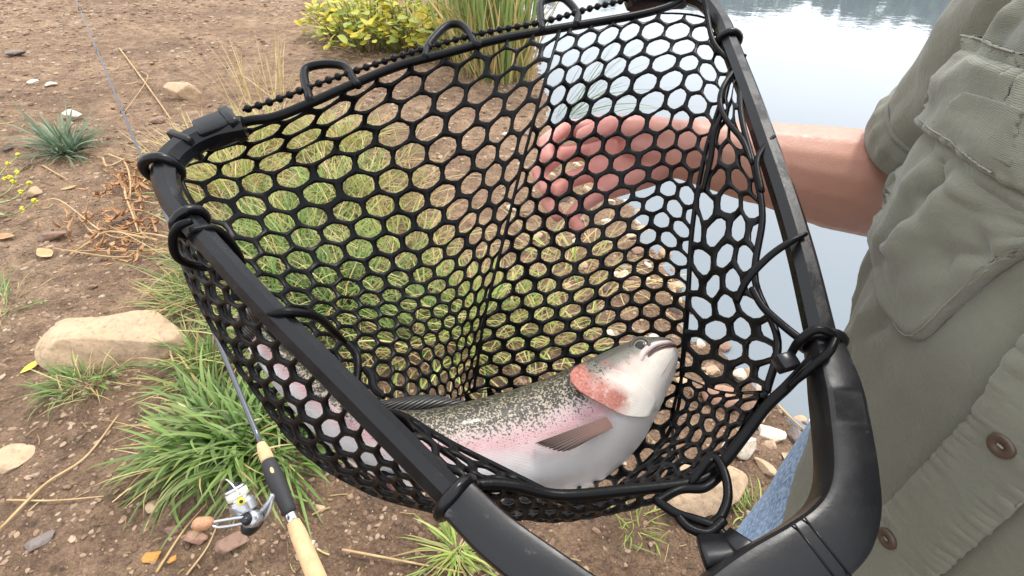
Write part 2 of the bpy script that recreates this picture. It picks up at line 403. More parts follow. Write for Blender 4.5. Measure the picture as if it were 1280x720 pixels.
def hexnet(ctrl, nu, nv, th=.0019, rh=.385, name='mesh_panel', seed=0, jit=.03, grade=0.):
    """rubber mesh of rounded holes laid over a control surface"""
    rg = np.random.default_rng(seed); mb = MB()
    a = np.arange(12) * np.pi / 6 + np.pi / 6 * 0
    hexr = np.where(np.arange(12) % 2 == 0, .5, .5 / math.cos(math.pi / 6))
    ho = np.stack([np.cos(a) * hexr, np.sin(a) * hexr], 1); hc = np.stack([np.cos(a), np.sin(a)], 1)
    V0 = nv * .866
    O = []; Hh = []
    for j in range(-1, nv + 2):
        for i in range(-1, int(nu) + 2):
            cx, cy = i + .5 * (j & 1), j * .866
            if cx < -.45 or cx > nu + .45 or cy < -.4 or cy > V0 + .4: continue
            r_ = rh * (1.055 - .11 * np.clip(cy / V0, 0, 1)) * (1 + rg.uniform(-.05, .05)); jx, jy = rg.uniform(-jit, jit, 2)
            O.append(ho + (cx, cy)); Hh.append(hc * r_ * (.74 + .26 * (hexr[:, None] / .5)) + (cx + jx, cy + jy))
    O = np.array(O); Hh = np.array(Hh); M_ = O * .38 + Hh * .62; K_ = O * .12 + Hh * .88
    def wr(p):      # lattice -> u,v with a little organic warp
        u = p[..., 0] / nu; v = p[..., 1] / V0; v = np.where(grade > 0, v * (1 + grade) - grade * v * np.abs(v), v)
        u2 = u + (.014 * np.sin(v * 9 + seed) + .02 * vnoise(u * 4, v * 4, seed + 70)) * (u * (1 - u) * 4); v2 = v + (.014 * np.sin(u * 8 + seed * 2) + .03 * vnoise(u * 5, v * 5, seed + 90)) * (v * (1 - v) * 4)
        return np.clip(u2, 0, 1), np.clip(v2, 0, 1)
    def lift(p, t):
        u, v = wr(p); e = .004; P = surf(ctrl, u, v)
        du = surf(ctrl, np.clip(u + e, 0, 1), v) - surf(ctrl, np.clip(u - e, 0, 1), v); dv = surf(ctrl, u, np.clip(v + e, 0, 1)) - surf(ctrl, u, np.clip(v - e, 0, 1))
        n_ = np.cross(du, dv); n_ /= np.linalg.norm(n_, axis=-1)[..., None] + 1e-9
        return P + n_ * (t + (.006 * vnoise(u * 5, v * 6, seed + 33) * np.clip(np.minimum(np.minimum(u, 1 - u), np.minimum(v, 1 - v)) * 12, 0, 1))[..., None])
    rings = [lift(O, th), lift(M_, th * .8), lift(K_, th * .45), lift(Hh, 0), lift(K_, -th * .45), lift(M_, -th * .8), lift(O, -th)]
    V = np.stack(rings, 1); nc = len(V)
    f0 = [(r_ * 12 + k, r_ * 12 + (k + 1) % 12, (r_ + 1) * 12 + (k + 1) % 12, (r_ + 1) * 12 + k) for r_ in range(6) for k in range(12)]
    fa = np.array(f0)
    fs = (fa[None] + (np.arange(nc) * 84)[:, None, None]).reshape(-1, 4)
    mb.add(V.reshape(-1, 3), fs.tolist())
    return mb.build(name, rubber, net)
d = lambda rows: rows
def zipd(px, ds): return [[(x, y, dd) for (x, y), dd in zip(r_, q_)] for r_, q_ in zip(px, ds)]
r0 = lambda row: [dR(y) for x, y in row]
B1p = [[(290, 160), (390, 130), (500, 86), (610, 54), (700, 38)], [(226, 212), (350, 205), (478, 172), (592, 140), (678, 112)],
       [(268, 292), (385, 285), (490, 262), (590, 235), (650, 215)], [(340, 378), (425, 370), (505, 350), (580, 325), (628, 305)],
       [(420, 458), (480, 440), (530, 420), (575, 405), (606, 395)], [(500, 545), (530, 530), (555, 515), (575, 500), (592, 490)]]
B1d = [r0(B1p[0]), [.455, .49, .51, .515, .50], [.44, .50, .53, .535, .503], [.43, .50, .54, .545, .508], [.43, .49, .53, .54, .515], [.43, .475, .52, .54, .53]]
B1 = zipd(B1p, B1d)
B2p = [[(700, 38), (755, 27), (815, 17), (880, 22), (922, 52)], [(678, 112), (730, 100), (790, 88), (855, 92), (905, 115)],
       [(650, 215), (700, 195), (765, 180), (830, 180), (882, 190)], [(628, 305), (680, 290), (745, 275), (810, 270), (866, 280)],
       [(606, 395), (668, 385), (735, 372), (800, 365), (860, 370)], [(592, 490), (660, 490), (730, 480), (800, 472), (852, 470)]]
B2d = [r0(B2p[0]), [.50, .525, .535, .52, .47], [.503, .535, .545, .53, .465], [.508, .54, .55, .535, .46], [.515, .545, .55, .54, .46], [.53, .55, .55, .53, .47]]
B2 = zipd(B2p, B2d)
Rp = [[(922, 52), (925, 62), (928, 76)], [(903, 122), (914, 130), (926, 140)], [(882, 190), (912, 200), (944, 215)], [(868, 270), (910, 272), (953, 272)],
      [(862, 350), (905, 352), (944, 350)], [(858, 415), (912, 425), (972, 425)], [(852, 470), (905, 490), (958, 490)]]
Rd = [[.50, .495, .49], [.47, .455, .445], [.465, .435, .41], [.46, .425, .39], [.46, .41, .37], [.46, .40, .34], [.47, .40, .325]]
RR = zipd(Rp, Rd)
Qp = [[(852, 470), (905, 490), (958, 490)], [(846, 515), (888, 525), (930, 535)], [(822, 562), (860, 572), (898, 580)], [(770, 612), (820, 606), (866, 602)]]
Qd = [[.47, .40, .325], [.45, .39, .325], [.42, .37, .32], [.38, .34, .312]]
QQ = zipd(Qp, Qd)
F1 = zipd([[(470, 512), (492, 515), (508, 520)], [(518, 560), (540, 556), (562, 553)], [(556, 602), (590, 592), (627, 586)], [(572, 620), (630, 612), (692, 619)]],
          [[.335, .355, .375], [.315, .335, .355], [.302, .32, .34], [.295, .31, .318]])
F2 = zipd([[(572, 620), (640, 608), (700, 620), (780, 613), (866, 602)], [(580, 638), (648, 644), (712, 644), (790, 630), (862, 608)], [(596, 636), (655, 640), (715, 637), (785, 622), (852, 602)]],
          [[.297, .305, .31, .312, .312], [.33, .345, .345, .345, .335], [.385, .39, .39, .39, .38]])
tubeline = [(240, 284), (292, 338), (345, 394), (400, 450), (450, 503), (510, 562), (566, 622)]
silh = [(222, 300), (243, 372), (290, 452), (345, 524), (405, 580), (474, 620), (548, 642)]
Ld = np.array([.0, .03, .06, .09, .115])
LLc = []
for f_, o_ in zip((0, .62, 1.0, .75, .1), Ld):
    LLc.append([(a[0] * (1 - f_) + b[0] * f_, a[1] * (1 - f_) + b[1] * f_, dR(a[1], .010) + o_) for a, b in zip(tubeline, silh)])
FL = zipd([[(500, 545), (592, 490), (730, 480), (852, 470)], [(540, 600), (640, 570), (740, 560), (840, 530)], [(596, 636), (675, 638), (765, 626), (852, 602)]],
          [[.44, .53, .55, .47], [.46, .575, .57, .46], [.385, .39, .39, .38]])
hexnet(B1, 10.5, 21, seed=1, rh=.41, th=.0016, grade=.48); hexnet(B2, 8.5, 23, seed=2, rh=.41, th=.0016, grade=.40); hexnet(RR, 3, 15, seed=3, rh=.40, th=.0019); hexnet(QQ, 5, 8, seed=4, rh=.38)
hexnet(F1, 4, 6, seed=5, rh=.34); hexnet(F2, 12, 5, seed=6, rh=.33); hexnet(LLc, 16, 9, seed=7, rh=.38); hexnet(FL, 12, 7, seed=8)
# seams: crease and fold of the bag, scalloped right edge, front edge
def edge(ctrl, u=None, v=None, n=50):
    t = np.linspace(0, 1, n)
    return surf(ctrl, np.full(n, u) if u is not None else t, np.full(n, v) if v is not None else t)
for p, r_ in ((edge(B2, u=1), .0022), (edge(B1, u=1), .0016), (edge(RR, u=1), .0026), (edge(F1, u=1), .0022), (edge(F2, v=1), .002), (edge(B1, u=0), .0022), (edge(LLc, u=0), .003)):
    MB().tube(p, r_, 8).build('seam_cord', rubber, net)
MB().tube(crom(pw([(1024, 440, .318), (985, 482, .32), (958, 508, .322), (930, 545, .322), (898, 584, .318), (866, 603, .312), (780, 613, .312), (700, 619, .312), (640, 607, .306), (600, 606, .30), (572, 617, .295)]), 90), .0036, 8).build('rim_cord', rubber, net)
# cords running from the bag's edge to hooks on the frame
for P in ([(880, -2, .525), (884, 20, .52), (893, 55, .505), (918, 80, .488), (926, 76, .485), (932, 68, .483)],
          [(926, 78, .485), (906, 105, .47), (900, 128, .462), (908, 150, .447), (928, 175, .428), (940, 205, .412)],
          [(905, 138, .455), (893, 165, .452), (888, 200, .45), (878, 240, .452)],
          [(952, 240, .398), (946, 205, .41), (955, 185, .416), (968, 170, .418)],
          [(920, 378, .365), (934, 350, .36), (960, 322, .357), (985, 304, .356), (1008, 292, .357)],
          [(940, 360, .355), (955, 385, .345), (985, 412, .335), (1012, 432, .325)],
          [(985, 452, .32), (990, 440, .318), (1000, 425, .312), (1020, 412, .308), (1040, 418, .308), (1044, 430, .31)],
          [(1044, 424, .306), (1036, 440, .302), (1015, 458, .306), (985, 485, .314)]):
    MB().tube(crom(pw(P), 26), np.interp(np.linspace(0, 1, 26), [0, .8, 1], [.0026, .0026, .0016]), 8).build('hook_cord', rubber, net)
block((972, 456), (992, 450), .005, .005, 'toggle')
# straps round the left tube
for P in ([(240, 276, .362), (222, 284, .36), (216, 302, .365), (222, 322, .375), (245, 333, .39), (278, 336, .40)],
          [(238, 288, .36), (268, 286, .372), (290, 305, .385), (305, 330, .40)],
          [(318, 396, .34), (345, 391, .325), (372, 391, .33), (398, 397, .345), (415, 412, .37), (432, 428, .39)],
          [(430, 505, .318), (452, 512, .297), (475, 515, .30), (500, 522, .315), (515, 538, .33)],
          [(545, 640, .30), (562, 628, .277), (585, 610, .28), (600, 606, .30)],
          [(432, 428, .39), (446, 445, .38), (446, 475, .37), (438, 480, .365)], [(455, 460, .375), (464, 470, .37), (468, 486, .36), (480, 496, .35)]):
    MB().tube(crom(pw(P), 24), np.interp(np.linspace(0, 1, 24), [0, .15, .85, 1], [.0024, .0032, .003, .002]), 8).build('strap', rubber, net)
# Y of the front cord, its loop and the lug on the yoke
for P in ([(820, 628, .30), (850, 612, .308), (880, 610, .306), (900, 595, .312)], [(862, 606, .31), (890, 572, .315), (905, 590, .305), (910, 620, .295), (902, 645, .288), (892, 655, .285)],
          [(820, 625, .302), (845, 642, .292), (870, 650, .286), (892, 658, .282), (908, 672, .277)], [(905, 650, .282), (885, 666, .278), (862, 660, .28), (848, 646, .285)]):
    MB().tube(crom(pw(P), 26), .0028, 8).build('front_loop', rubber, net)
lug = pw([(888, 672, .276), (896, 690, .268), (905, 706, .262)])
MB().tube(lug, np.array([[.003, .0075], [.003, .0085], [.004, .0095]]), sec=rbox(.3), up=up).build('lug', scuffed, net)
lug = pw([(908, 668, .277), (925, 682, .27), (940, 695, .264)])
MB().tube(lug, np.array([[.003, .004], [.003, .005], [.004, .006]]), sec=rbox(.3), up=up).build('lug', scuffed, net)

# ------------------------------------------------------------------ the trout
# body stations: back outline, belly outline (photo pixels), depth, half thickness
FS = [((842, 427), (848, 440), .468, .006), ((836, 423), (847, 452), .470, .017), ((816, 421), (843, 469), .474, .027), ((790, 426), (833, 492), .48, .036),
      ((757, 440), (819, 522), .485, .044), ((716, 459), (796, 560), .487, .050), ((668, 479), (752, 600), .486, .052), ((618, 494), (700, 618), .474, .050),
      ((566, 506), (628, 624), .458, .046), ((512, 513), (544, 615), .436, .041), ((458, 504), (468, 596), .42, .034), ((408, 478), (404, 552), .408, .026),
      ((368, 446), (356, 500), .40, .018), ((338, 420), (326, 458), .395, .011), ((322, 404), (310, 436), .392, .007)]
nS, nA = 150, 56
tt = np.linspace(0, 1, nS) ** 1.15
A_ = crom(np.array([[*a, *b, c, e] for a, b, c, e in FS]), 600); A_ = A_[np.clip((tt * 599).astype(int), 0, 599)]
ph = np.linspace(0, 2 * np.pi, nA, endpoint=False)
def fish_pt(u, phi, off=0.):
    """u 0..1 nose to tail, phi 0 back, pi/2 the side towards the camera, pi belly"""
    u = np.asarray(u, float); phi = np.asarray(phi, float)
    i = np.clip(u, 0, 1) ** (1 / 1.0); row = np.stack([np.interp(i, tt, A_[:, k]) for k in range(6)], -1)
    T_ = W(row[..., 0], row[..., 1], row[..., 4]); B_ = W(row[..., 2], row[..., 3], row[..., 4])
    c_ = (T_ + B_) / 2; mj = (T_ - B_) / 2
    view = np.array([0, 0, CAMH]) - c_; view /= np.linalg.norm(view, axis=-1)[..., None]
    mn = view * row[..., 5][..., None]
    cs, sn = np.cos(phi), np.sin(phi)
    ex = .86; cs2 = np.sign(cs) * np.abs(cs) ** ex; sn2 = np.sign(sn) * np.abs(sn) ** ex
    P = c_ + mj * cs2[..., None] + mn * sn2[..., None]
    n_ = (mj / np.linalg.norm(mj, axis=-1)[..., None]) * cs[..., None] * .6 + view * sn[..., None]
    n_ /= np.linalg.norm(n_, axis=-1)[..., None]
    return P + n_ * np.asarray(off)[..., None]
UU, PP = np.meshgrid(tt, ph, indexing='ij')
# gill cover step: the plate stands proud of the body behind it; mouth groove
gedge = np.interp(PP, [0, .5, .88, 1.43, 1.81, 2.37, 2.9, 6.3], [.33, .362, .377, .36, .335, .285, .26, .26])
side = np.clip(np.sin(PP), 0, 1) * (np.cos(PP) > -.93) * (np.cos(PP) < .72)
offg = .0048 * side * np.clip((UU - .18) / .1, 0, 1) * (UU < gedge)
gro = .0035 * np.exp(-((UU - gedge - .004) / .006) ** 2) * side
mouth = .004 * np.exp(-((PP - np.interp(UU, [0, .05, .12, .17, .21], [1.55, 1.35, 1.25, 1.25, 1.33])) / .07) ** 2) * (UU < .20) * np.clip(UU / .02, 0, 1)
fold = .0012 * np.exp(-((UU - .30 - .03 * np.cos(PP * 1.6)) / .006) ** 2) * side
V = fish_pt(UU, PP, offg - gro - mouth - fold)
fishm = mat('trout_skin', rough=.28); q = NT(fishm); at = q.n('SeparateColor'); q.l(q.attr('col'), at.inputs[0])
fu, fh, hd = at.outputs[0], at.outputs[1], at.outputs[2]     # length, belly-to-back, gill-cover mask
o_ = q.obj(); nz = q.noise(o_, 70, 5, .65); nf = q.noise(o_, 420, 3, .6)
hh = q.math('ADD', fh, q.math('MULTIPLY', q.math('SUBTRACT', nz, .5), .16))
body = q.ramp(hh, [(.0, (.80, .79, .78)), (.34, (.78, .75, .74)), (.44, (.66, .55, .55)), (.53, (.58, .31, .33)), (.62, (.50, .38, .36)), (.72, (.40, .34, .26)), (.86, (.26, .23, .15)), (1., (.10, .095, .06))])
head = q.ramp(hh, [(.0, (.80, .78, .75)), (.50, (.76, .70, .62)), (.66, (.56, .44, .38)), (.76, (.17, .155, .13)), (1., (.05, .055, .045))])
inh = q.mapr(q.math('SUBTRACT', q.math('ADD', fu, q.math('MULTIPLY', q.math('SUBTRACT', nz, .5), .02)), q.mapr(fh, .0, .6, -.07, 0.)), .375, .355)
c = q.mix(inh, body, head)
# red bruise on the rear of the gill cover
red = q.math('MULTIPLY', hd, q.mapr(q.noise(o_, 95, 6, .7), .22, .48), True)
redc = q.math('MULTIPLY', red, .95)
c0_ = c; c = q.mix(redc, c, q.ramp(nf, [(.3, (.28, .065, .045)), (.7, (.50, .20, .15))]))
# black spots, denser towards the back
vs = q.voro(o_, 260, rnd=1.); vs2 = q.voro(o_, 150, rnd=1.)
thr = q.mapr(hh, .46, .72, .0, .62)
thr = q.math('MULTIPLY', thr, q.mapr(fu, .28, .37, .3, 1.))
mot = q.noise(o_, 520, 2, .6); dens = q.math('ADD', q.math('MULTIPLY', q.mapr(hh, .42, .72, -.10, .19), q.mapr(fu, .30, .37, .35, 1.)), q.mapr(fu, .30, .37, -.09, 0.))
sp = q.mapr(q.math('SUBTRACT', q.math('ADD', mot, dens), .66), -.02, .02)
sp2 = q.mapr(q.math('SUBTRACT', q.math('MULTIPLY', thr, .6), vs2), -.01, .05)
c = q.mix(q.math('MULTIPLY', q.math('MAXIMUM', q.math('MULTIPLY', sp, .93), q.math('MULTIPLY', sp2, .85)), q.math('SUBTRACT', 1., q.math('MULTIPLY', redc, .8))), c, (.012, .011, .009))
# scales: fine silver net on the flanks
svd = q.voro(o_, 620, rnd=.35); sm = q.math('MULTIPLY', q.mapr(svd, .25, .6), q.math('MULTIPLY', q.mapr(fu, .36, .42), q.mapr(hh, .38, .48)), True)
c = q.mix(q.math('MULTIPLY', q.math('MULTIPLY', sm, .5), q.mapr(hh, .74, .52)), c, q.mix(.6, c, (.74, .68, .66)))
q.col(c); q.nor(q.bump(svd, .18, .0010, q.bump(nz, .15, .003)))
q.rou(q.mapr(nf, .3, .7, .38, .55)); q.b.inputs['Specular IOR Level'].default_value = .3; q.b.inputs['Coat Weight'].default_value = .14; q.b.inputs['Coat Roughness'].default_value = .1
q.b.inputs['Subsurface Weight'].default_value = .12; q.b.inputs['Subsurface Radius'].default_value = (.006, .003, .002); q.b.inputs['Subsurface Scale'].default_value = .5
FC = fish_pt(np.array(.5), np.array(np.pi))
fish = empty('trout', FC, 'speckled silver trout with red gill cover lying in the net', 'fish')
gm = side * np.clip((gedge + .004 - UU) / .01, 0, 1) * np.clip((UU - .285) / .045, 0, 1) * np.clip((np.cos(PP) + .30) / .25, 0, 1) * np.clip((.80 - np.cos(PP)) / .15, 0, 1)
FCol = np.stack([UU, .5 + .5 * np.cos(PP), gm], -1)
fb = MB().grid(V, FCol, wrap=True)
for e_ in (0, nS - 1):
    i0 = e_ * nA; fb.f.append(tuple(range(i0, i0 + nA)) if e_ else tuple(range(i0 + nA - 1, i0 - 1, -1)))
fb.build('body', fishm, fish)
gu, gp_ = np.meshgrid(np.linspace(0, 1, 40), np.linspace(.58, 2.30, 60), indexing='ij')
ge = np.interp(gp_, [.58, .68, .80, .95, 1.2, 1.43, 1.81, 2.1, 2.30], [.338, .360, .373, .379, .376, .365, .339, .312, .292]); g0 = ge - .02 - .065 * np.sin((gp_ - .58) / 1.72 * np.pi) ** .7
GU = g0 + (ge - g0) * gu
gof = .0048 * np.sin(gp_) - .0014 + .0030 * gu - .003 * np.clip(1 - np.minimum(gp_ - .58, 2.30 - gp_) / .12, 0, 1)
GV = fish_pt(GU, gp_, gof)
grd = np.clip((gu - .30) / .3, 0, 1) * np.clip((np.cos(gp_) + .30) / .25, 0, 1) * np.clip((.86 - np.cos(gp_)) / .12, 0, 1)
gc = MB().grid(GV, np.stack([np.minimum(GU, .33), .5 + .5 * np.cos(gp_), grd], -1)).build('gill_cover', fishm, fish); gs = gc.modifiers.new('solidify', 'SOLIDIFY'); gs.thickness = .003; gs.offset = -1
crm = mat('throat_crease', (.42, .30, .27), .4)
for L_ in ([(.10, 1.9), (.16, 1.95), (.22, 2.05), (.27, 2.2)], [(.06, 2.15), (.12, 2.25), (.19, 2.35), (.25, 2.5)], [(.235, 1.42), (.26, 1.6), (.27, 1.85)]):
    MB().tube(crom([fish_pt(np.array(u), np.array(p), np.array(.0001)) for u, p in L_], 24), np.interp(np.linspace(0, 1, 24), [0, .5, 1], [.0002, .0007, .0002]), 6).build('throat_crease', crm, fish)
eyem = mat('fish_iris', (.16, .135, .085), .12); q = NT(eyem)
pupm = mat('fish_pupil', (.008, .008, .01), .08); rimm = mat('fish_eye_rim', (.06, .06, .055), .5)
ue, pe = .203, .86
ec = fish_pt(np.array(ue), np.array(pe), np.array(-.0002)); en = Vector(fish_pt(np.array(ue), np.array(pe), np.array(.01)) - ec).normalized()
ey = MB().sphere(ec, (.0070, .0070, .0024), 20, 10, en.to_track_quat('Z', 'Y').to_matrix()).build('eye', eyem, fish)
MB().sphere(ec + np.array(en) * .0012, (.0046, .0046, .0018), 16, 8, en.to_track_quat('Z', 'Y').to_matrix()).build('pupil', pupm, ey, origin=wloc(fish))
qn = en.to_track_quat('Z', 'Y')
MB().tube([ec + np.array(qn @ Vector((math.cos(a) * .0080, math.sin(a) * .0080, .0004))) for a in np.arange(24) * math.pi / 12], .0016, 6, closed=True).build('eye_rim', rimm, ey, origin=wloc(fish))
jawm = mat('fish_jaw', (.70, .60, .58), .3); q = NT(jawm); o_ = q.obj()
q.col(q.mix(q.mapr(q.voro(o_, 170), .2, .1), q.ramp(q.noise(o_, 90), [(.3, (.60, .50, .46)), (.7, (.42, .34, .33))]), (.1, .09, .09)))
jp = np.array([fish_pt(np.array(u), np.array(p), np.array(.0008)) for u, p in ((.02, 1.15), (.085, .98), (.13, 1.0), (.165, 1.04), (.205, 1.16), (.235, 1.34))])
MB().tube(crom(jp, 30), np.stack([np.interp(np.linspace(0, 1, 30), [0, .2, .8, 1], [.001, .0022, .0022, .001]), np.interp(np.linspace(0, 1, 30), [0, .2, .7, .93, 1], [.0010, .0018, .0032, .0030, .0008])], 1), 10, up=np.array(en)).build('upper_jaw', jawm, fish)
mlm = mat('mouth_line', (.10, .045, .04), .4)
mp_ = np.array([fish_pt(np.array(u), np.array(p), np.array(.0003)) for u, p in ((.004, 1.45), (.03, 1.36), (.085, 1.22), (.13, 1.22), (.165, 1.25), (.20, 1.33), (.222, 1.44))])
MB().tube(crom(mp_, 30), np.interp(np.linspace(0, 1, 30), [0, .3, 1], [.0016, .0013, .0004]), 6).build('mouth_line', mlm, fish)
finm = mat('fish_fin', rough=.4); q = NT(finm); c = q.attr('col'); q.col(c); q.nor(q.bump(q.noise(q.obj(), 200), .2, .002))
def fin(name, root, tip, c0, c1, n=14, th=.0011, bow=.004):
    """ray fin: root and tip polylines, corrugated by its rays"""
    a = crom(root, n * 3); b = crom(tip, n * 3); V = []; Cc = []
    view = np.array([0, 0, CAMH]) - a.mean(0); view /= np.linalg.norm(view)
    for t in np.linspace(0, 1, 9):
        rag = 1 - .04 * (np.arange(n * 3) % 3 == 0) * (t > .9)
        V.append(a + (b - a) * (t * rag)[:, None] + view * (bow * math.sin(t * math.pi) + .0009 * np.sin(np.arange(n * 3) * 2 * np.pi / 3))[:, None])
        sh = (.75 + .5 * ((np.arange(n * 3) % 3) == 1))[:, None]; Cc.append((np.array(c0) * (1 - t) + np.array(c1) * t) * sh)
    V = np.array(V); Cc = np.array(Cc)
    mb = MB().grid(V + view * th, Cc).grid(V - view * th, Cc)
    return mb.build(name, finm, fish)
P3 = lambda L: np.array([fish_pt(np.array(u), np.array(p), np.array(o)) for u, p, o in L])
fin('pectoral_fin', pw([(758, 521, .434), (761, 525, .433), (764, 529, .433), (766, 535, .434)]), pw([(668, 554, .424), (682, 559, .422), (708, 564, .421), (746, 545, .428)]), (.30, .17, .14), (.085, .06, .05))
fin('dorsal_fin', P3([(.60, .02, -.002), (.66, .02, -.002), (.72, .02, -.002)]), pw([(588, 503, .452), (540, 493, .45), (502, 496, .445)]), (.018, .016, .012), (.008, .0075, .006))
fin('pelvic_fin', P3([(.70, 2.9, -.002), (.73, 2.9, -.002), (.75, 2.9, -.002)]), pw([(500, 622, .415), (485, 616, .412), (478, 606, .41)]), (.42, .18, .17), (.30, .10, .10))
fin('tail_fin', P3([(.985, .2, -.002), (.985, 1.2, -.001), (.985, 2.8, -.002)]), pw([(318, 366, .385), (298, 392, .384), (292, 418, .384)]), (.07, .06, .05), (.05, .045, .04))

# ------------------------------------------------------------------ the person kneeling at the right
skin = mat('skin', (.56, .33, .25), .45); q = NT(skin); o_ = q.obj()
q.col(q.mix(q.mapr(q.attr('col'), 0, 1) if False else q.math('MULTIPLY', q.noise(o_, 30, 5), .9), q.mix(.5, (.50, .28, .20), (.54, .32, .24)), (.47, .22, .16)))
sxx = q.n('SeparateXYZ'); q.l(o_, sxx.inputs[0])
old = q.b.inputs['Base Color'].links[0].from_socket
q.col(q.mix(q.mapr(sxx.outputs[0], -.18, -.30), old, q.mix(q.noise(o_, 55, 3), (.74, .36, .31), (.60, .22, .18))))
old2 = q.b.inputs['Base Color'].links[0].from_socket
old2 = q.mix(q.math('MULTIPLY', q.mapr(q.noise(o_, 12, 6, .7), .45, .7), .3), old2, (.46, .21, .15))
old2 = q.mix(q.math('MULTIPLY', q.mapr(q.voro(o_, 90), .10, .04), .45), old2, (.26, .12, .07))
q.col(old2); q.rou(q.mapr(q.noise(o_, 200, 3), .3, .7, .35, .6))
q.nor(q.bump(q.voro(o_, 700), .14, .0010, q.bump(q.noise(o_, 120, 4), .15, .002)))
q.b.inputs['Subsurface Weight'].default_value = .2; q.b.inputs['Subsurface Radius'].default_value = (.012, .005, .003); q.b.inputs['Subsurface Scale'].default_value = .6
PC = np.array([.415, .212]); FD = np.array([-.97, -.22]); FD /= np.linalg.norm(FD); RD = np.array([FD[1], -FD[0]])
def body(f, r_, z): return np.array([*(PC + FD * f + RD * r_), z])
person = empty('person', (*PC, float(gz(*PC))), 'person in olive short sleeved shirt and jeans kneeling beside the net', 'person')
bb = MB()
def capsule(a, b, ra, rb, n=16):
    a = np.asarray(a, float); b = np.asarray(b, float); L_ = np.linalg.norm(b - a) + 1e-9; dv = (b - a) / L_
    ts = []; rs = []
    for k in range(5): an = math.pi / 2 * (1 - k / 5); ts.append(-ra * math.sin(an)); rs.append(ra * math.cos(an) + 1e-4)
    for k in range(7): ts.append(L_ * k / 6); rs.append(ra + (rb - ra) * k / 6)
    for k in range(1, 6): an = math.pi / 2 * k / 5; ts.append(L_ + rb * math.sin(an)); rs.append(rb * math.cos(an) + 1e-4)
    bb.tube([a + dv * t for t in ts], rs, n)
def chain(P, Rr):
    for i in range(len(P) - 1): capsule(P[i], P[i + 1], Rr[i], Rr[i + 1])
# torso, neck, head
chain([body(0, 0, .53), body(.01, 0, .70), body(.01, 0, .92)], [.09, .085, .09])
for s_ in (-1, 1): chain([body(0, s_ * .06, .56), body(.01, s_ * .07, .74), body(.01, s_ * .09, .98)], [.085, .08, .075])
chain([body(0, -.17, 1.06), body(0, 0, 1.07), body(0, .17, 1.06)], [.055, .07, .055])
chain([body(0, 0, 1.05), body(.01, 0, 1.18)], [.06, .055])
hc_ = body(.03, 0, 1.29)
bb.sphere(hc_, (.09, .078, .115), 24, 16, Matrix.Rotation(math.atan2(FD[1], FD[0]), 4, 'Z')); chain([body(.07, 0, 1.22), body(.085, 0, 1.20)], [.045, .035])
chain([body(.115, 0, 1.31), body(.135, 0, 1.275)], [.011, .017]); 
for s_ in (-1, 1):
    bb.sphere(body(.02, s_ * .08, 1.285), (.03, .012, .036), 12, 8, Matrix.Rotation(math.atan2(FD[1], FD[0]), 4, 'Z'))
    chain([body(.115, s_ * .03, 1.245), body(.118, 0, 1.243)], [.010, .012])
# right arm, seen behind the net
sh = body(0, .185, 1.06)
el = W(1128, 243, .575); wr_ = W(868, 184, .572)
mid1 = W(1050, 224, .568); mid2 = W(955, 204, .568)
chain([sh, sh * .45 + el * .55, el, mid1, mid2, wr_], [.050, .047, .054, .0555, .044, .031])
wl = W(858, 196, .575); chain([W(950, 212, .57), wl], [.038, .026])
# palm and fingers, cupped towards the net
kn = [W(748, 160, .612), W(746, 186, .617), W(750, 212, .615), W(762, 234, .609)]
for k, r_ in zip(kn, (.0155, .016, .0155, .0145)): chain([wr_ * .75 + wl * .25, k * .5 + wl * .5, k], [.022, .018, r_])
chain([kn[0], kn[1], kn[2], kn[3]], [.014, .0145, .014, .0125])
FG = [[kn[0], W(706, 160, .612), W(682, 178, .598), W(684, 199, .585)], [kn[1], W(698, 194, .615), W(674, 215, .60), W(684, 238, .585)],
      [kn[2], W(706, 227, .612), W(684, 250, .598), W(697, 269, .583)], [kn[3], W(728, 256, .607), W(713, 272, .597), W(726, 286, .585)]]
for fg, r_ in zip(FG, (.0098, .0100, .0097, .0088)): chain(fg, [r_ * 1.15, r_ * 1.05, r_ * .95, r_ * .82])
th_ = [W(850, 172, .572), W(802, 162, .572), W(764, 158, .566), W(730, 170, .562)]
chain(th_, [.019, .0165, .0125, .0098])
chain([W(830, 190, .58), W(790, 178, .58)], [.022, .017]); chain([W(835, 205, .585), W(785, 222, .60)], [.018, .016])
# left arm holding the handle (below the frame)
hg = HANDLE + cam_dir * .14; le = body(.10, -.30, .80); lw = hg + np.array([.07, -.035, .01])
chain([body(0, -.185, 1.06), le, lw], [.057, .048, .03])
gy_ = np.cross(cam_dir, up); gy_ /= np.linalg.norm(gy_)
chain([lw, hg + gy_ * -.02 - up * .012 + np.array([.03, -.01, 0])], [.028, .026])
sgn = 1 if (lw - hg) @ gy_ > 0 else -1
for k in range(4):
    o = hg + cam_dir * (-.033 + .021 * k); rad = .0265
    pts = [o + (gy_ * sgn * math.cos(a) - up * math.sin(a)) * rad for a in (-.1, .9, 1.9, 2.8, 3.7)]
    chain(pts, [.0105, .0105, .0098, .009, .008]); chain([lw + (o - lw) * .5, pts[0]], [.02, .0125])
pts = [hg + cam_dir * (-.03) + (gy_ * sgn * math.cos(a) + up * math.sin(a)) * .027 + cam_dir * (-.014 * a) for a in (.1, 1.0, 2.0)]
chain([lw] + pts, [.02, .0135, .0115, .0095])
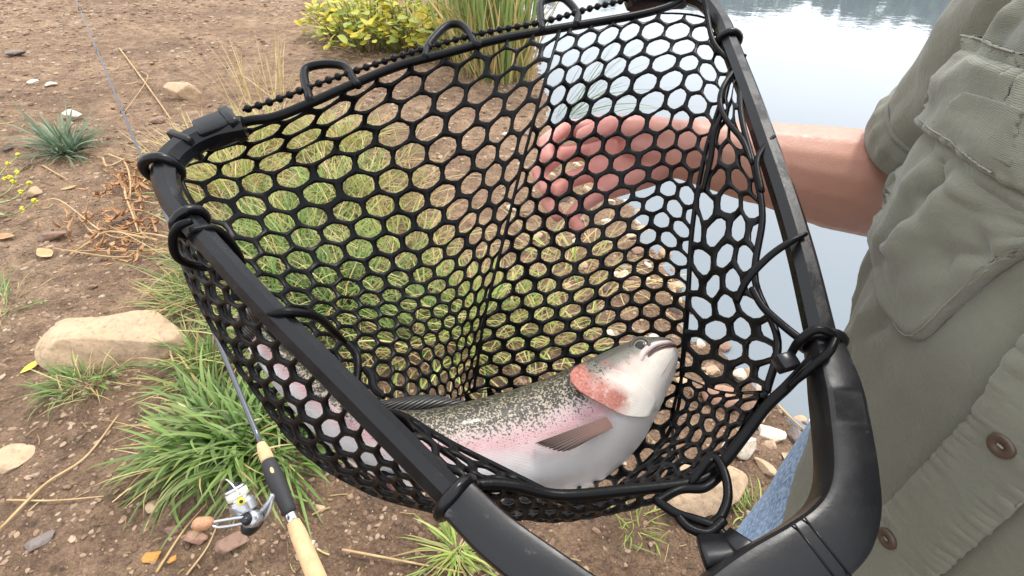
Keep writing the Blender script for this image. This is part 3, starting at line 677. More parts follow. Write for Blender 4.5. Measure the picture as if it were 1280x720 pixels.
# legs, kneeling
for s_ in (-1, 1):
    hip = body(0, s_ * .09, .54); kne = body(.02, s_ * .10, .09); ank = body(-.37, s_ * .10, .06)
    chain([hip, kne], [.085, .06]); chain([kne, ank, body(-.44, s_ * .10, .05)], [.058, .038, .032])
bo = bb.build('body', skin, person)
rm = bo.modifiers.new('remesh', 'REMESH'); rm.mode = 'VOXEL'; rm.voxel_size = .0034; rm.use_smooth_shade = True
sm_ = bo.modifiers.new('smooth', 'SMOOTH'); sm_.factor = .5; sm_.iterations = 3
hairm = mat('hair', (.05, .033, .022), .6)
hv = []
for i in range(11):
    th = math.pi * .62 * i / 10; a = np.arange(24) * 2 * np.pi / 24
    rr = .01 * np.sin(a * 7 + i) * .3 + 1
    hv.append(np.stack([np.sin(th) * np.cos(a) * .098 * rr - .016, np.sin(th) * np.sin(a) * .086 * rr, np.full(24, np.cos(th) * .122 + .012 * 1)], 1))
hv = np.array(hv) @ np.array(Matrix.Rotation(math.atan2(FD[1], FD[0]), 3, 'Z')).T + hc_
MB().grid(hv, wrap=True).build('hair', hairm, person)
eym = mat('eye_white', (.75, .73, .7), .2)
for s_ in (-1, 1): MB().sphere(body(.108, s_ * .032, 1.30), .012, 12, 8).build('eye', eym, person)

# shirt
cloth = mat('olive_cotton', rough=.92); q = NT(cloth); o_ = q.obj()
wv = q.n('TexWave', wave_type='BANDS', bands_direction='Z'); wv.inputs['Scale'].default_value = 330; wv.inputs['Distortion'].default_value = 2.5; q.l(o_, wv.inputs['Vector'])
cn1 = q.noise(o_, 9, 5); cn2 = q.noise(o_, 600, 2)
cc = q.ramp(cn1, [(.3, (.138, .140, .104)), (.7, (.172, .174, .130))])
q.col(q.mix(q.math('MULTIPLY', cn2, .35), cc, (.225, .226, .175))); q.nor(q.bump(wv.outputs['Fac'], .35, .0008, q.bump(q.noise(o_, 900, 2), .25, .0008, q.bump(q.noise(o_, 60, 6, .65, .8), .45, .004))))
q.b.inputs['Sheen Weight'].default_value = .25
stitch = mat('olive_stitching', (.23, .225, .185), .9); q = NT(stitch); q.nor(q.bump(q.noise(q.obj(), 500, 2), .5, .001))
ZL = np.array([.40, .50, .62, .75, .90, 1.02, 1.10, 1.14]); AL = np.array([.185, .178, .168, .172, .186, .190, .150, .075]); BL = np.array([.140, .138, .122, .120, .130, .118, .085, .065])
FOLDS = []
def folds(th, z):
    """soft creases of the cloth: (th0, z0, th1, z1, height, width) lines on the shirt"""
    o = 0.
    for t0, z0, t1, z1, am, wd in FOLDS:
        ax, ay, bx, by = t0 * .16, z0, t1 * .16, z1; dx, dy = bx - ax, by - ay; L2 = dx * dx + dy * dy
        x, y = th * .16 - ax, z - ay; k = (x * dx + y * dy) / L2; dd = (x * dy - y * dx) / math.sqrt(L2)
        dd = dd + .004 * np.sin(k * 7 + t0 * 9); en = np.clip(np.minimum(k, 1 - k) * 4 + .25, 0, 1)
        o = o + am * en * (np.exp(-(dd / wd) ** 2) + .9 * (dd / wd) * np.exp(-(dd / (wd * 1.3)) ** 2))
    return o
def shirt_pt(th, z, off=0.):
    """th 0 = front; positive towards the person's right (the lake side)"""
    th = np.asarray(th, float); z = np.asarray(z, float); a = np.interp(z, ZL, AL); b = np.interp(z, ZL, BL)
    fo = (.010 * vnoise(th * 2.2 + z * 5, z * 2.3 - th * .8, 3) + .008 * vnoise(th * 5 + z * 9, z * 4 - th * 2, 4) + .004 * vnoise(th * 11 - z * 14, z * 9 + th * 3, 5)
          + .006 * np.abs(vnoise(th * 3.2 - z * 11, z * 1.5 + th, 6)))
    fo = fo * .8 + folds(th, z)
    fo = fo * np.clip((1.13 - z) * 8, 0, 1)
    r_ = 1 + (fo + off) / np.hypot(a * np.sin(th), b * np.cos(th))
    c_, s_ = np.cos(th), np.sin(th); ex = .82
    f = b * np.sign(c_) * np.abs(c_) ** ex * r_; l = a * np.sign(s_) * np.abs(s_) ** ex * r_
    return np.stack([PC[0] + FD[0] * f + RD[0] * l, PC[1] + FD[1] * f + RD[1] * l, z + 0 * th], -1)
def shirt_hit(px, py):
    """(th, z) where the rays through pixels meet the shirt"""
    px = np.asarray(px, float); py = np.asarray(py, float); d_ = W(px, py, 1.) - np.array([0, 0, CAMH]); t = np.linspace(.15, .9, 700)
    p = np.array([0, 0, CAMH]) + d_[..., None, :] * t[:, None]; rel = p[..., :2] - PC; f = rel @ FD; l = rel @ RD; z = p[..., 2]
    a = np.interp(z, ZL, AL); b = np.interp(z, ZL, BL); ex = 1 / .82
    e = np.abs(f / b) ** (2 * ex) + np.abs(l / a) ** (2 * ex)
    k = np.where((e <= 1).any(-1), np.argmax(e <= 1, -1), np.argmin(e, -1))[..., None]
    f, l, z, a, b = (np.take_along_axis(m_, k, -1)[..., 0] for m_ in (f, l, z, a, b))
    return np.arctan2(np.sign(l) * np.abs(l / a) ** ex, np.sign(f) * np.abs(f / b) ** ex), z
for P, am, wd in (((1120, 330, 1225, 195), .006, .008), ((1138, 352, 1275, 238), .007, .010), ((1150, 390, 1270, 285), .004, .012), ((1122, 285, 1142, 212), .005, .006), ((1188, 262, 1222, 208), -.006, .004), ((1008, 478, 1116, 386), .006, .010),
                  ((1050, 470, 1125, 395), -.004, .008), ((1062, 396, 1112, 300), .006, .007), ((1236, 70, 1275, 2), .005, .010), ((1185, 90, 1165, 140), .003, .006), ((1130, 520, 1270, 395), .0025, .022), ((1100, 620, 1230, 470), -.0025, .02), ((1150, 330, 1200, 300), .004, .006), ((1210, 345, 1268, 300), -.004, .006),
                  ((1196, 120, 1250, 108), .003, .01)):
    (ta, za), (tb2, zb) = shirt_hit(P[0], P[1]), shirt_hit(P[2], P[3]); FOLDS.append((float(ta), float(za), float(tb2), float(zb), am, wd))
shirt = MB(); zz = np.linspace(.47, 1.14, 260); thh = np.linspace(-np.pi, np.pi, 420, endpoint=False)
ZZ, TH = np.meshgrid(zz, thh, indexing='ij')
ZH = ZZ + np.clip((.78 - ZZ) / .31, 0, 1) * (.20 * np.clip(np.abs(np.sin(TH)) * 1.45 - .05, 0, 1) ** 1.3)       # hem curves up at the sides
sv = shirt_pt(TH, ZH); shirt.grid(sv, wrap=True)
shirt_o = shirt.build('shirt', cloth, person)
sd_ = shirt_o.modifiers.new('solidify', 'SOLIDIFY'); sd_.thickness = .0018
SB = wloc(shirt_o)
def onshirt(name, V, m, parent=None):
    return MB().grid(V).build(name, m, parent or shirt_o, origin=wloc(person))
def patch(name, ctrl, offf, n=50, m=None, th=.004):
    """cloth panel sewn on the shirt, its outline read at photo pixels"""
    U, Vv = np.meshgrid(np.linspace(0, 1, n), np.linspace(0, 1, n))
    p = bic([[(x, y, 0) for x, y in r_] for r_ in ctrl], U, Vv); t_, z = shirt_hit(p[..., 0], p[..., 1])
    o = MB().grid(shirt_pt(t_, z, offf(U, Vv))).build(name, m or cloth, shirt_o, origin=wloc(person)); s2 = o.modifiers.new('solidify', 'SOLIDIFY'); s2.thickness = th; s2.offset = 0
    return o
edg = lambda u, v: np.minimum(np.minimum(u, 1 - u), np.minimum(v, 1 - v))
PK = [[(1166, 150), (1205, 174), (1250, 203), (1330, 250)], [(1132, 215), (1185, 235), (1245, 250), (1330, 280)], [(1114, 300), (1170, 318), (1235, 308), (1320, 296)], [(1120, 374), (1157, 425), (1215, 376), (1310, 302)]]
patch('pocket', PK, lambda u, v: .002 + .006 * np.minimum(1, edg(u, v) * 45) + .006 * vnoise(u * 2.2 - v * 3, v * 2 + u * 1.5, 12) + .004 * vnoise(u * 6 - v * 7, v * 3 + u * 3, 13), 70)
FLP = [[(1218, 64), (1250, 74), (1285, 85), (1330, 100)], [(1182, 98), (1220, 110), (1270, 130), (1330, 150)], [(1160, 132), (1205, 146), (1260, 172), (1330, 205)], [(1164, 153), (1203, 173), (1255, 204), (1330, 250)]]
patch('pocket_flap', FLP, lambda u, v: .011 + .004 * np.minimum(1, edg(u, v) * 20) ** .7 + .004 * vnoise(u * 34 + v * 4, v * 3, 14) * np.clip(v * 5 - 4, 0, 1) + .004 * vnoise(u * 3, v * 3, 15), 70)
patch('flap_tab', [[(1258, 122), (1290, 130), (1340, 142)], [(1236, 142), (1280, 158), (1330, 176)], [(1217, 161), (1262, 184), (1322, 214)]], lambda u, v: .0165 + .001 * vnoise(u * 3, v * 3, 3), 24, th=.002)
patch('yoke_seam', [[(1228, 46), (1270, 58), (1330, 76)], [(1222, 57), (1270, 70), (1330, 88)], [(1216, 68), (1268, 82), (1330, 100)]], lambda u, v: .010 + .0015 * vnoise(u * 26, v * 1.5, 2), 60, th=.003)
def seamline(P, off, r_=.0006, n=110):
    p = crom(P, n); t_, z = shirt_hit(p[:, 0], p[:, 1])
    MB().tube(shirt_pt(t_, z, off + .0003 * np.sin(np.arange(n) * 2.1)), r_, 6).build('seam_stitch', stitch, shirt_o, origin=wloc(person))
seamline([(1164, 152), (1203, 172), (1255, 203), (1300, 231)], .0135); seamline([(1122, 374), (1157, 424), (1215, 376), (1290, 316)], .0085)
seamline([(1228, 46), (1270, 58), (1310, 70)], .0125); seamline([(1165, 143), (1204, 164), (1256, 195), (1300, 222)], .0175, .0006)
# placket with puckered seams and two buttons
def lat(l, z): return np.sign(l) * np.arcsin(np.clip(np.abs(l) / np.interp(z, ZL, AL), 0, 1) ** (1 / .82))
pu = np.linspace(-1, 1, 36); pz = np.linspace(.47, 1.08, 900)
PZ, PU = np.meshgrid(pz, pu, indexing='ij')
wav = np.clip(np.abs(PU) * 1.25 - .1, 0, 1) * (1 - .6 * np.clip(np.abs(PU) * 12 - 11, 0, 1))
puck = (.0024 * vnoise(PZ * 330 + PU * 2.5, PU * 1.1, 21) + .0010 * vnoise(PZ * 150 + PU * 2, PU * 1.3, 23)) * wav + .0016 * vnoise(PZ * 60, PU * 2, 22)
_h = lambda x, y: (lambda t_, z_: float(np.sign(t_) * np.interp(z_, ZL, AL) * abs(math.sin(t_)) ** .82))(*shirt_hit(x, y))
LU = (_h(1278, 486) + _h(1150, 580)) / 2; LO = (_h(1278, 626) + _h(1195, 700)) / 2; LM, LH = (LU + LO) / 2, abs(LU - LO) / 2
PV = shirt_pt(lat(LM + PU * LH, PZ), PZ + PU * .004, .0055 + puck + .002 * (1 - PU ** 8))
plk = MB().grid(PV).build('placket', cloth, shirt_o, origin=wloc(person)); s2 = plk.modifiers.new('solidify', 'SOLIDIFY'); s2.thickness = .004; s2.offset = -1
for s_ in (-1, 1):
    for l_, of_, r_, nm in ((LH * .87, .0078, .0007, 'seam_stitch'), (LH * 1.01, .0055, .0012, 'seam_edge')):
        k_ = pz[::3]; MB().tube(shirt_pt(lat(LM + s_ * l_ + 0 * k_, k_), k_ + s_ * .004, of_ + .0008 * np.sin(np.arange(len(k_)) * 2.2)), r_, 6).build(nm, stitch, plk, origin=wloc(person))
btn = mat('button', (.075, .05, .036), .35)
for px, py in ((1133, 668), (1268, 553)):
    th, z = shirt_hit(px, py); c0 = shirt_pt(th, z, .0115); n0 = Vector(shirt_pt(th, z, .03) - c0).normalized(); qq = n0.to_track_quat('Z', 'Y')
    mb = MB(); prof = [(0, .0012), (.0025, .001), (.0035, .0022), (.0062, .0026), (.0075, .0016), (.0078, 0), (.0075, -.001)]
    V = np.array([[c0 + np.array(qq @ Vector((r_ * math.cos(a), r_ * math.sin(a), h_))) for a in np.arange(20) * math.pi / 10] for r_, h_ in prof])
    bt = mb.grid(V, wrap=True).build('button', btn, shirt_o, origin=wloc(person))
    MB().tube([c0 + np.array(qq @ Vector((-.0018, 0, .0014))), c0 + np.array(qq @ Vector((.0018, 0, .0014)))], .0007, 6).build('button_thread', stitch, bt, origin=wloc(person))
# sleeves
def sleeve(a, b, r0_, r1_, seed):
    n = 70; V = []; a = np.asarray(a); b = np.asarray(b); ax = (b - a) / np.linalg.norm(b - a); u = np.cross(ax, [0, 0, 1.]); u /= np.linalg.norm(u); v = np.cross(ax, u)
    an = np.arange(72) * 2 * np.pi / 72; V = []
    for t in np.linspace(0, 1, n):
        rr = r0_ + (r1_ - r0_) * t + .009 * vnoise(an * 1.6 + t * 3, t * 4 + an * 0, seed) * t + .004 * vnoise(an * 4, t * 9 + an * 0, seed + 1)
        V.append(a + (b - a) * t + (u * np.cos(an)[:, None] + v * np.sin(an)[:, None]) * rr[:, None])
    return np.array(V), ax, u, v, an
for sgn_, e_, sd in ((1, el, 30), (-1, le, 33)):
    s0 = body(0, sgn_ * .13, 1.075); s1 = body(0, sgn_ * .185, 1.06)
    end = s1 + (np.asarray(e_) - s1) * .66
    V, ax, u, v, an = sleeve(s0 * .3 + s1 * .7, end, .060, .059, sd)
    so = MB().grid(V, wrap=True).build('sleeve', cloth, shirt_o, origin=wloc(person)); s2 = so.modifiers.new('solidify', 'SOLIDIFY'); s2.thickness = .002
    Cv = []
    for t in np.linspace(0, 1, 24):
        rr = .0585 + .0085 * min(1, t * 2.5) + .0018 * np.sin(an * 20 + t * 1.5) * math.sin(t * math.pi) + .009 * vnoise(an * 1.6 + 3, 4 + an * 0, sd) + .002 * (t < .1)
        Cv.append(end + ax * (-.012 + .034 * t) + (u * np.cos(an)[:, None] + v * np.sin(an)[:, None]) * rr[:, None])
    co = MB().grid(np.array(Cv), wrap=True).build('cuff', cloth, so, origin=wloc(person)); s2 = co.modifiers.new('solidify', 'SOLIDIFY'); s2.thickness = .003
# jeans
denim = mat('blue_denim', rough=.9); q = NT(denim); o_ = q.obj()
mpn = q.n('Mapping'); mpn.inputs['Scale'].default_value = (500, 500, 120); mpn.inputs['Rotation'].default_value = (.5, .4, 0); q.l(o_, mpn.inputs[0])
dn = q.noise(mpn.outputs[0], 1., 3); q.col(q.mix(q.mapr(dn, .35, .65), q.ramp(q.noise(o_, 14, 4), [(.3, (.07, .14, .27)), (.7, (.16, .26, .42))]), (.36, .46, .60))); q.nor(q.bump(dn, .3, .001))
jm = MB()
for s_ in (-1, 1):
    hip = body(-.01, s_ * .085, .60); kne = body(.03, s_ * .10, .10); ank = body(-.37, s_ * .10, .065)
    P = crom([hip, (hip + kne) / 2, kne + np.array([0, 0, .03]), kne * .85 + ank * .15 + np.array([0, 0, -.03]), (kne + ank) / 2, ank], 60)
    an = np.arange(28) * 2 * np.pi / 28
    rr = np.interp(np.linspace(0, 1, 60), [0, .25, .5, .62, .8, 1], [.095, .086, .072, .068, .06, .055]) + .004 * vnoise(np.arange(60) * .4, np.full(60, s_ * 3.), 40)
    jm.tube(P, rr, 28)
jo = jm.build('jeans', denim, person); r2 = jo.modifiers.new('remesh', 'REMESH'); r2.mode = 'VOXEL'; r2.voxel_size = .008; r2.use_smooth_shade = True
shoem = mat('boot_leather', (.07, .05, .035), .6)
for s_ in (-1, 1):
    MB().tube(crom([body(-.36, s_ * .10, .07), body(-.43, s_ * .10, .055), body(-.47, s_ * .10, .07), body(-.50, s_ * .10, .03), body(-.52, s_ * .10, -.0)], 24), np.interp(np.linspace(0, 1, 24), [0, .3, .7, 1], [.052, .05, .045, .03]), 14).build('boot', shoem, person)

# ------------------------------------------------------------------ fishing rod leaning with its butt on the ground
cork = mat('cork', rough=.8); q = NT(cork); o_ = q.obj()
q.col(q.mix(q.mapr(q.voro(o_, 220), .12, .05), q.ramp(q.noise(o_, 60, 6, .7), [(.3, (.50, .31, .15)), (.7, (.68, .47, .26))]), (.26, .15, .07))); q.nor(q.bump(q.noise(o_, 300, 4), .3, .001))
eva = mat('black_foam', (.02, .02, .022), .7); q = NT(eva); q.nor(q.bump(q.noise(q.obj(), 500), .3, .001))
blank = mat('graphite_blank', (.10, .105, .12), .22, Metallic=.5); chrome = mat('chrome', (.6, .61, .63), .2, Metallic=1.)
silver = mat('silver_paint', (.42, .43, .45), .25, Metallic=.7); dark = mat('dark_metal', (.035, .035, .04), .3, Metallic=.6)
gold = mat('gold_cap', (.75, .60, .05), .3); wood = mat('wooden_knob', rough=.45); q = NT(wood); q.col(q.ramp(q.noise(q.obj(), 150, 4, .6, 2), [(.3, (.30, .13, .06)), (.7, (.52, .28, .15))])); line_m = mat('fishing_line', (.75, .72, .6), .3)
r_a = W(395, 720, .80); r_b = W(95, 0, 1.75); rdv = r_b - r_a; RL = np.linalg.norm(rdv); rdv /= RL
def rod_at(px, py):
    """distance along the rod from r_a of the rod point seen nearest a pixel"""
    t = np.linspace(-.9, RL + .6, 3000); p = r_a + rdv * t[:, None]; c = p - np.array([0, 0, CAMH]); dd = c[:, 1] * CP - c[:, 2] * SP
    x = 640 + c[:, 0] / dd * F; y = 360 - (c[:, 1] * SP + c[:, 2] * CP) / dd * F; return t[np.argmin(np.where(dd > .05, (x - px) ** 2 + (y - py) ** 2, 1e9))]
tg = (float(gz(r_a[0], r_a[1])) - r_a[2]) / rdv[2]; base_p = r_a + rdv * tg; base_p[2] = float(gz(base_p[0], base_p[1]))
rod = empty('fishing_rod', base_p, 'slim grey spinning rod with cork grip leaning over the grass', 'fishing rod')
t1, t2, t3, t4, t5, t6 = (rod_at(*p) for p in ((367, 652), (360, 643), (349, 622), (331, 578), (326, 566), (322, 556)))
R3 = lambda t: r_a + rdv * t
def rpart(name, ts, rs, m, parent=rod, n=18): return MB().tube([R3(t) for t in ts], rs, n).build(name, m, parent, origin=wloc(rod))
rpart('rear_grip', [tg + .012, tg + .02, tg + .25, t1 - .12, t1 - .02, t1], [.012, .0155, .0145, .0148, .0128, .0105], cork)
rpart('butt_cap', [tg - .002, tg + .004, tg + .014], [.011, .0155, .0155], eva)
rpart('locking_ring', [t1, t1 + .002, t2 - .002, t2], [.0085, .0095, .0095, .0085], chrome)
seat = rpart('reel_seat', [t2, t2 + .004, t2 * .6 + t3 * .4, t3, t3 * .5 + t4 * .5, t4 - .01, t4], [.009, .0125, .0115, .0135, .0145, .013, .0105], eva)
rpart('fore_grip', [t4, t4 + .003, t5, t6], [.0095, .0112, .0108, .0072], cork)
nb = 60; tb_ = np.linspace(t6 - .01, RL + .35, nb); bend = (np.linspace(0, 1, nb) ** 2.5) * .02
MB().tube([R3(t) + np.array([0, 0, -1]) * b_ for t, b_ in zip(tb_, bend)], np.linspace(.0050, .0012, nb), 10).build('blank', blank, rod)
vd_ = np.array([0, 0, CAMH]) - R3(t3); vd_ /= np.linalg.norm(vd_)
MB().sphere(R3(t4 * .62 + t3 * .38) + (vd_ - rdv * (vd_ @ rdv)) * .0105, (.0048, .0048, .0125), 14, 10, Vector(rdv).to_track_quat('Z', 'Y').to_matrix()).build('cork_inlay', cork, seat, origin=wloc(rod))
# reel: foot, stem, body, rotor, spool, bail, handle and knob
DD = .805
rq = lambda px, py, d_=DD: W(px, py, d_)
reel = MB().tube(crom([rq(312, 640), rq(318, 648), rq(312, 658), rq(304, 664)], 20), np.interp(np.linspace(0, 1, 20), [0, .4, .8, 1], [.010, .0155, .013, .006]), 14).build('reel', dark, rod)
def rl(name, P, r_, m, n=10, up_=None, sec=None): return MB().tube(crom(P, 24) if len(P) > 2 else P, r_, n, up=up_, sec=sec).build(name, m, reel, origin=wloc(rod))
rl('reel_foot', [R3(t3 - .03) - vd_ * .0 + W(346, 612, DD) * 0 + (rq(340, 610) - rq(346, 612)), R3(t3) + (rq(340, 610) - rq(346, 612)), R3(t3 + .04) + (rq(341, 610) - rq(346, 612))], .0032, chrome)
rl('stem', [rq(341, 618), rq(336, 628), rq(326, 640), rq(316, 648)], np.linspace(.0036, .0055, 24), silver)
rl('stem', [rq(341, 620), rq(338, 634), rq(330, 648), rq(316, 656)], .0030, silver)
rl('gear_housing', [rq(320, 648, .80), rq(310, 649, .785)], [.0135, .0125], silver, 18); rl('gear_cap', [rq(309, 649, .785), rq(306, 649, .779)], [.0095, .007], dark, 16)
ax0, ax1 = rq(309, 641, .80), rq(291, 607, .80)
lerp = lambda t: ax0 + (ax1 - ax0) * t
rl('rotor', [lerp(.0), lerp(.12), lerp(.3), lerp(.45)], np.interp(np.linspace(0, 1, 24), [0, .2, .8, 1], [.013, .0185, .0195, .018]), silver, 18)
rl('spool', [lerp(.45), lerp(.5), lerp(.55), lerp(.8), lerp(.84), lerp(.92)], np.interp(np.linspace(0, 1, 24), [0, .12, .2, .78, .85, 1], [.018, .018, .0145, .0145, .0185, .0175]), chrome, 20)
rl('spooled_line', [lerp(.56), lerp(.82)], .0162, line_m, 18); rl('drag_knob', [lerp(.92), lerp(.97), lerp(1.06)], np.interp(np.linspace(0, 1, 24), [0, .7, 1], [.011, .010, .006]), dark, 14)
vv = np.array([0, 0, CAMH]) - lerp(.45); vv /= np.linalg.norm(vv)
rl('rotor_cap', [lerp(.42) + vv * .0175, lerp(.42) + vv * .0225], [.0062, .0056], gold, 20); rl('cap_screw', [lerp(.42) + vv * .0225, lerp(.42) + vv * .0238], [.003, .0028], dark, 10)
rl('bail_wire', [rq(300, 618, .782), rq(284, 600, .79), rq(276, 606, .81), rq(282, 625, .825), rq(296, 632, .83)], .0014, chrome)
hd0, hd1 = rq(305, 650, .772), rq(264, 655, .765)
for o_y in (-4, 4): rl('handle_arm', [rq(307, 650 + o_y * .4, .774), rq(300, 651 + o_y, .772), rq(275, 655 + o_y, .767), rq(265, 655 + o_y * .5, .765)], .0022, silver)
rl('handle_hub', [rq(308, 650, .783), rq(307, 650, .768)], [.007, .0065], dark, 14)
rl('knob', [rq(266, 655, .765), rq(260, 654, .764), rq(250, 655, .763), rq(244, 657, .763)], np.interp(np.linspace(0, 1, 24), [0, .3, .75, 1], [.0055, .0095, .0105, .008]), wood, 14); rl('knob_cap', [rq(246, 657, .763), rq(240, 659, .763)], [.0065, .0048], chrome, 14)
# line guides along the blank
for g_ in (.14, .34, .52, .68, .82, .94):
    t = t6 + (RL + .35 - t6) * g_; c0 = R3(t); sr = .011 * (1 - g_ * .75); u = np.array([0, 0, -1.]); u -= rdv * (u @ rdv); u /= np.linalg.norm(u); v = np.cross(rdv, u)
    mb = MB().tube([c0 + u * (sr * 1.5 + .004) + (u * math.cos(a) + v * math.sin(a)) * sr for a in np.arange(16) * math.pi / 8], .0008, 6, closed=True)
    mb.tube([c0 - rdv * sr * 1.6, c0 + u * (sr * .6 + .004)], .0008, 6).tube([c0 + rdv * sr * 1.6, c0 + u * (sr * .6 + .004)], .0008, 6); mb.build('line_guide', dark, rod)

# ------------------------------------------------------------------ stones and gravel
import bmesh
def ico(sub):
    bm = bmesh.new(); bmesh.ops.create_icosphere(bm, subdivisions=sub, radius=1); bm.verts.ensure_lookup_table()
    v = np.array([x.co[:] for x in bm.verts]); f = [tuple(l.index for l in p.verts) for p in bm.faces]; bm.free(); return v, f
ICO = {k: ico(k) for k in (1, 2, 4, 5)}
def rockify(v, seed, cuts=15, amt=.22, rough=.07):
    rg = np.random.default_rng(seed); v = v.copy()
    for k in range(cuts):
        n_ = rg.normal(size=3); n_ /= np.linalg.norm(n_); dd = rg.uniform(.42, .8); pr = v @ n_; v = v - np.outer(np.clip(pr - dd, 0, 9) * .96, n_)
    v *= (1 + amt * vnoise(v[:, 0] * 1.3 + v[:, 2], v[:, 1] * 1.3 - v[:, 2] * .7, seed) + rough * fbm(v[:, 0] * 5 + v[:, 2] * 2, v[:, 1] * 5 - v[:, 2] * 3, seed + 1, 3))[:, None]
    return v
def stone_mat(name, a, b, dirtc=(.16, .10, .065)):
    m = mat(name, rough=.85); q = NT(m); o_ = q.obj(); n1 = q.noise(o_, 11, 7, .65); n2 = q.noise(o_, 70, 5, .7)
    c = q.mix(q.mapr(n2, .5, .75), q.ramp(n1, [(.3, a), (.7, b)]), tuple(x * .62 for x in a)); ge = q.n('NewGeometry'); sx = q.n('SeparateXYZ'); q.l(o_, sx.inputs[0])
    c = q.mix(q.math('MULTIPLY', q.mapr(q.noise(o_, 6, 5), .48, .66), .55), c, dirtc); q.col(c); q.nor(q.bump(n2, .35, .006, q.bump(n1, .5, .02))); return m
SMt = {'tan': stone_mat('tan_stone', (.40, .275, .165), (.54, .39, .255)), 'pale': stone_mat('pale_stone', (.55, .46, .36), (.70, .62, .50)), 'brown': stone_mat('brown_stone', (.20, .12, .085), (.32, .20, .14)),
       'orange': stone_mat('orange_stone', (.45, .20, .04), (.60, .31, .08)), 'grey': stone_mat('grey_stone', (.15, .12, .105), (.24, .2, .175)), 'red': stone_mat('reddish_stone', (.30, .16, .11), (.40, .24, .17))}
def stone(px, py, wpx, asp, hgt, rot, kind, label, seed, sub=4, group=None, name='stone', sink=.3):
    p = G(px, py); c = p - np.array([0, 0, CAMH]); dd = c[1] * CP - c[2] * SP; wd = wpx * dd / F / 2
    v, f = ICO[sub]; v = rockify(v, seed) * np.array([wd, wd * asp, wd * hgt]); a = R(rot); v = v @ np.array([[math.cos(a), math.sin(a), 0], [-math.sin(a), math.cos(a), 0], [0, 0, 1]])
    o = MB().add(v + p + np.array([0, 0, wd * hgt * (1 - 2 * sink)]), f).build(name, SMt[kind], origin=Vector(p)); tag(o, label, 'stone', group); return o
stone(162, 430, 200, .66, .36, 8, 'tan', 'large flat tan rock half buried beside the green grass', 3, 5, sink=.35)
stone(10, 575, 72, .7, .3, 20, 'tan', 'flat tan rock cut by the left edge, sunk in dark soil', 4, sink=.42)
stone(92, 146, 40, .6, .45, -10, 'pale', 'pale stone just above the small blue green tuft', 5)
stone(42, 104, 22, .8, .4, 0, 'pale', 'whitish chip beside a second chip on the upper bank, left one', 6); stone(62, 107, 18, .7, .4, 40, 'pale', 'whitish chip beside a second chip on the upper bank, right one', 7)
stone(22, 72, 26, .8, .5, 15, 'grey', 'grey stone highest on the far left of the bank', 8)
stone(230, 126, 44, .7, .7, 10, 'tan', 'rounded tan stone behind the clamp of the net frame', 9); stone(198, 152, 24, .8, .5, 60, 'brown', 'small brown stone left of the net frame clamp', 10)
stone(190, 697, 30, .75, .5, 20, 'orange', 'bright rusty orange stone on dark soil near the bottom', 11); stone(218, 700, 16, .8, .5, 70, 'orange', 'little orange stone right of the bright orange one', 12)
stone(247, 676, 34, .8, .7, 0, 'red', 'rounded reddish stone under the wooden reel knob', 13); stone(300, 684, 46, .6, .5, 25, 'brown', 'brown stone below the reel body', 14)
stone(218, 664, 32, .6, .5, 5, 'brown', 'ochre brown stone left of the reel knob', 15); stone(192, 634, 22, 1.2, .8, 30, 'tan', 'small tan stone under the drooping grass tips', 16)
stone(388, 680, 20, 1.1, .5, 80, 'pale', 'pinkish pale stone right of the cork grip', 17); stone(402, 638, 18, .6, .4, -20, 'tan', 'flat ochre chip right of the reel seat', 18)
stone(50, 676, 52, .5, .28, 30, 'grey', 'dark grey stone lying in the wet soil at lower left', 19)
stone(65, 300, 44, .5, .35, 25, 'brown', 'flat brown stone below the yellow flowered weed', 20); stone(45, 246, 26, .8, .6, 70, 'tan', 'pinkish tan stone among the yellow flowered weed', 21)
stone(878, 622, 118, .75, .45, 30, 'tan', 'big smooth tan boulder under the front loop of the net', 22, 5); stone(925, 566, 52, .9, .7, 10, 'pale', 'blocky pale stone between net cord and jeans', 23)
stone(962, 540, 46, .6, .4, -15, 'pale', 'white angular slab near the water', 24); stone(905, 500, 62, .7, .55, 0, 'red', 'reddish rock behind the right net cord', 25)
stone(958, 592, 44, .35, .3, -50, 'tan', 'long narrow tan stone pointing at the jeans', 26); stone(940, 512, 54, .6, .5, -20, 'brown', 'rusty brown rock at the water edge', 27); stone(985, 575, 26, .7, .4, 10, 'tan', 'small flat tan stone touching the jeans', 28)
rg = np.random.default_rng(11)
for k in range(150):           # cobbles strewn along the waterline
    y_ = rg.uniform(.65, 2.9) ** 1.0; x_ = np.interp(y_, SY, SX) - .16 - abs(rg.normal(0, .22)) + .03
    s_ = rg.uniform(.012, .042); v, f = ICO[2]; v = rockify(v, 100 + k) * np.array([s_, s_ * rg.uniform(.6, 1), s_ * rg.uniform(.4, .7)]); a = rg.uniform(0, 6.28)
    v = v @ np.array([[math.cos(a), math.sin(a), 0], [-math.sin(a), math.cos(a), 0], [0, 0, 1]]); z_ = float(gz(x_, y_))
    tag(MB().add(v, f).build('cobble', SMt[['tan', 'pale', 'brown', 'tan', 'pale', 'grey'][k % 6]], origin=Vector((0, 0, 0)), smooth=False), 'angular cobble strewn along the stony waterline', 'stone', 'cobbles along the waterline').location = (x_, y_, z_ + s_ * .15)
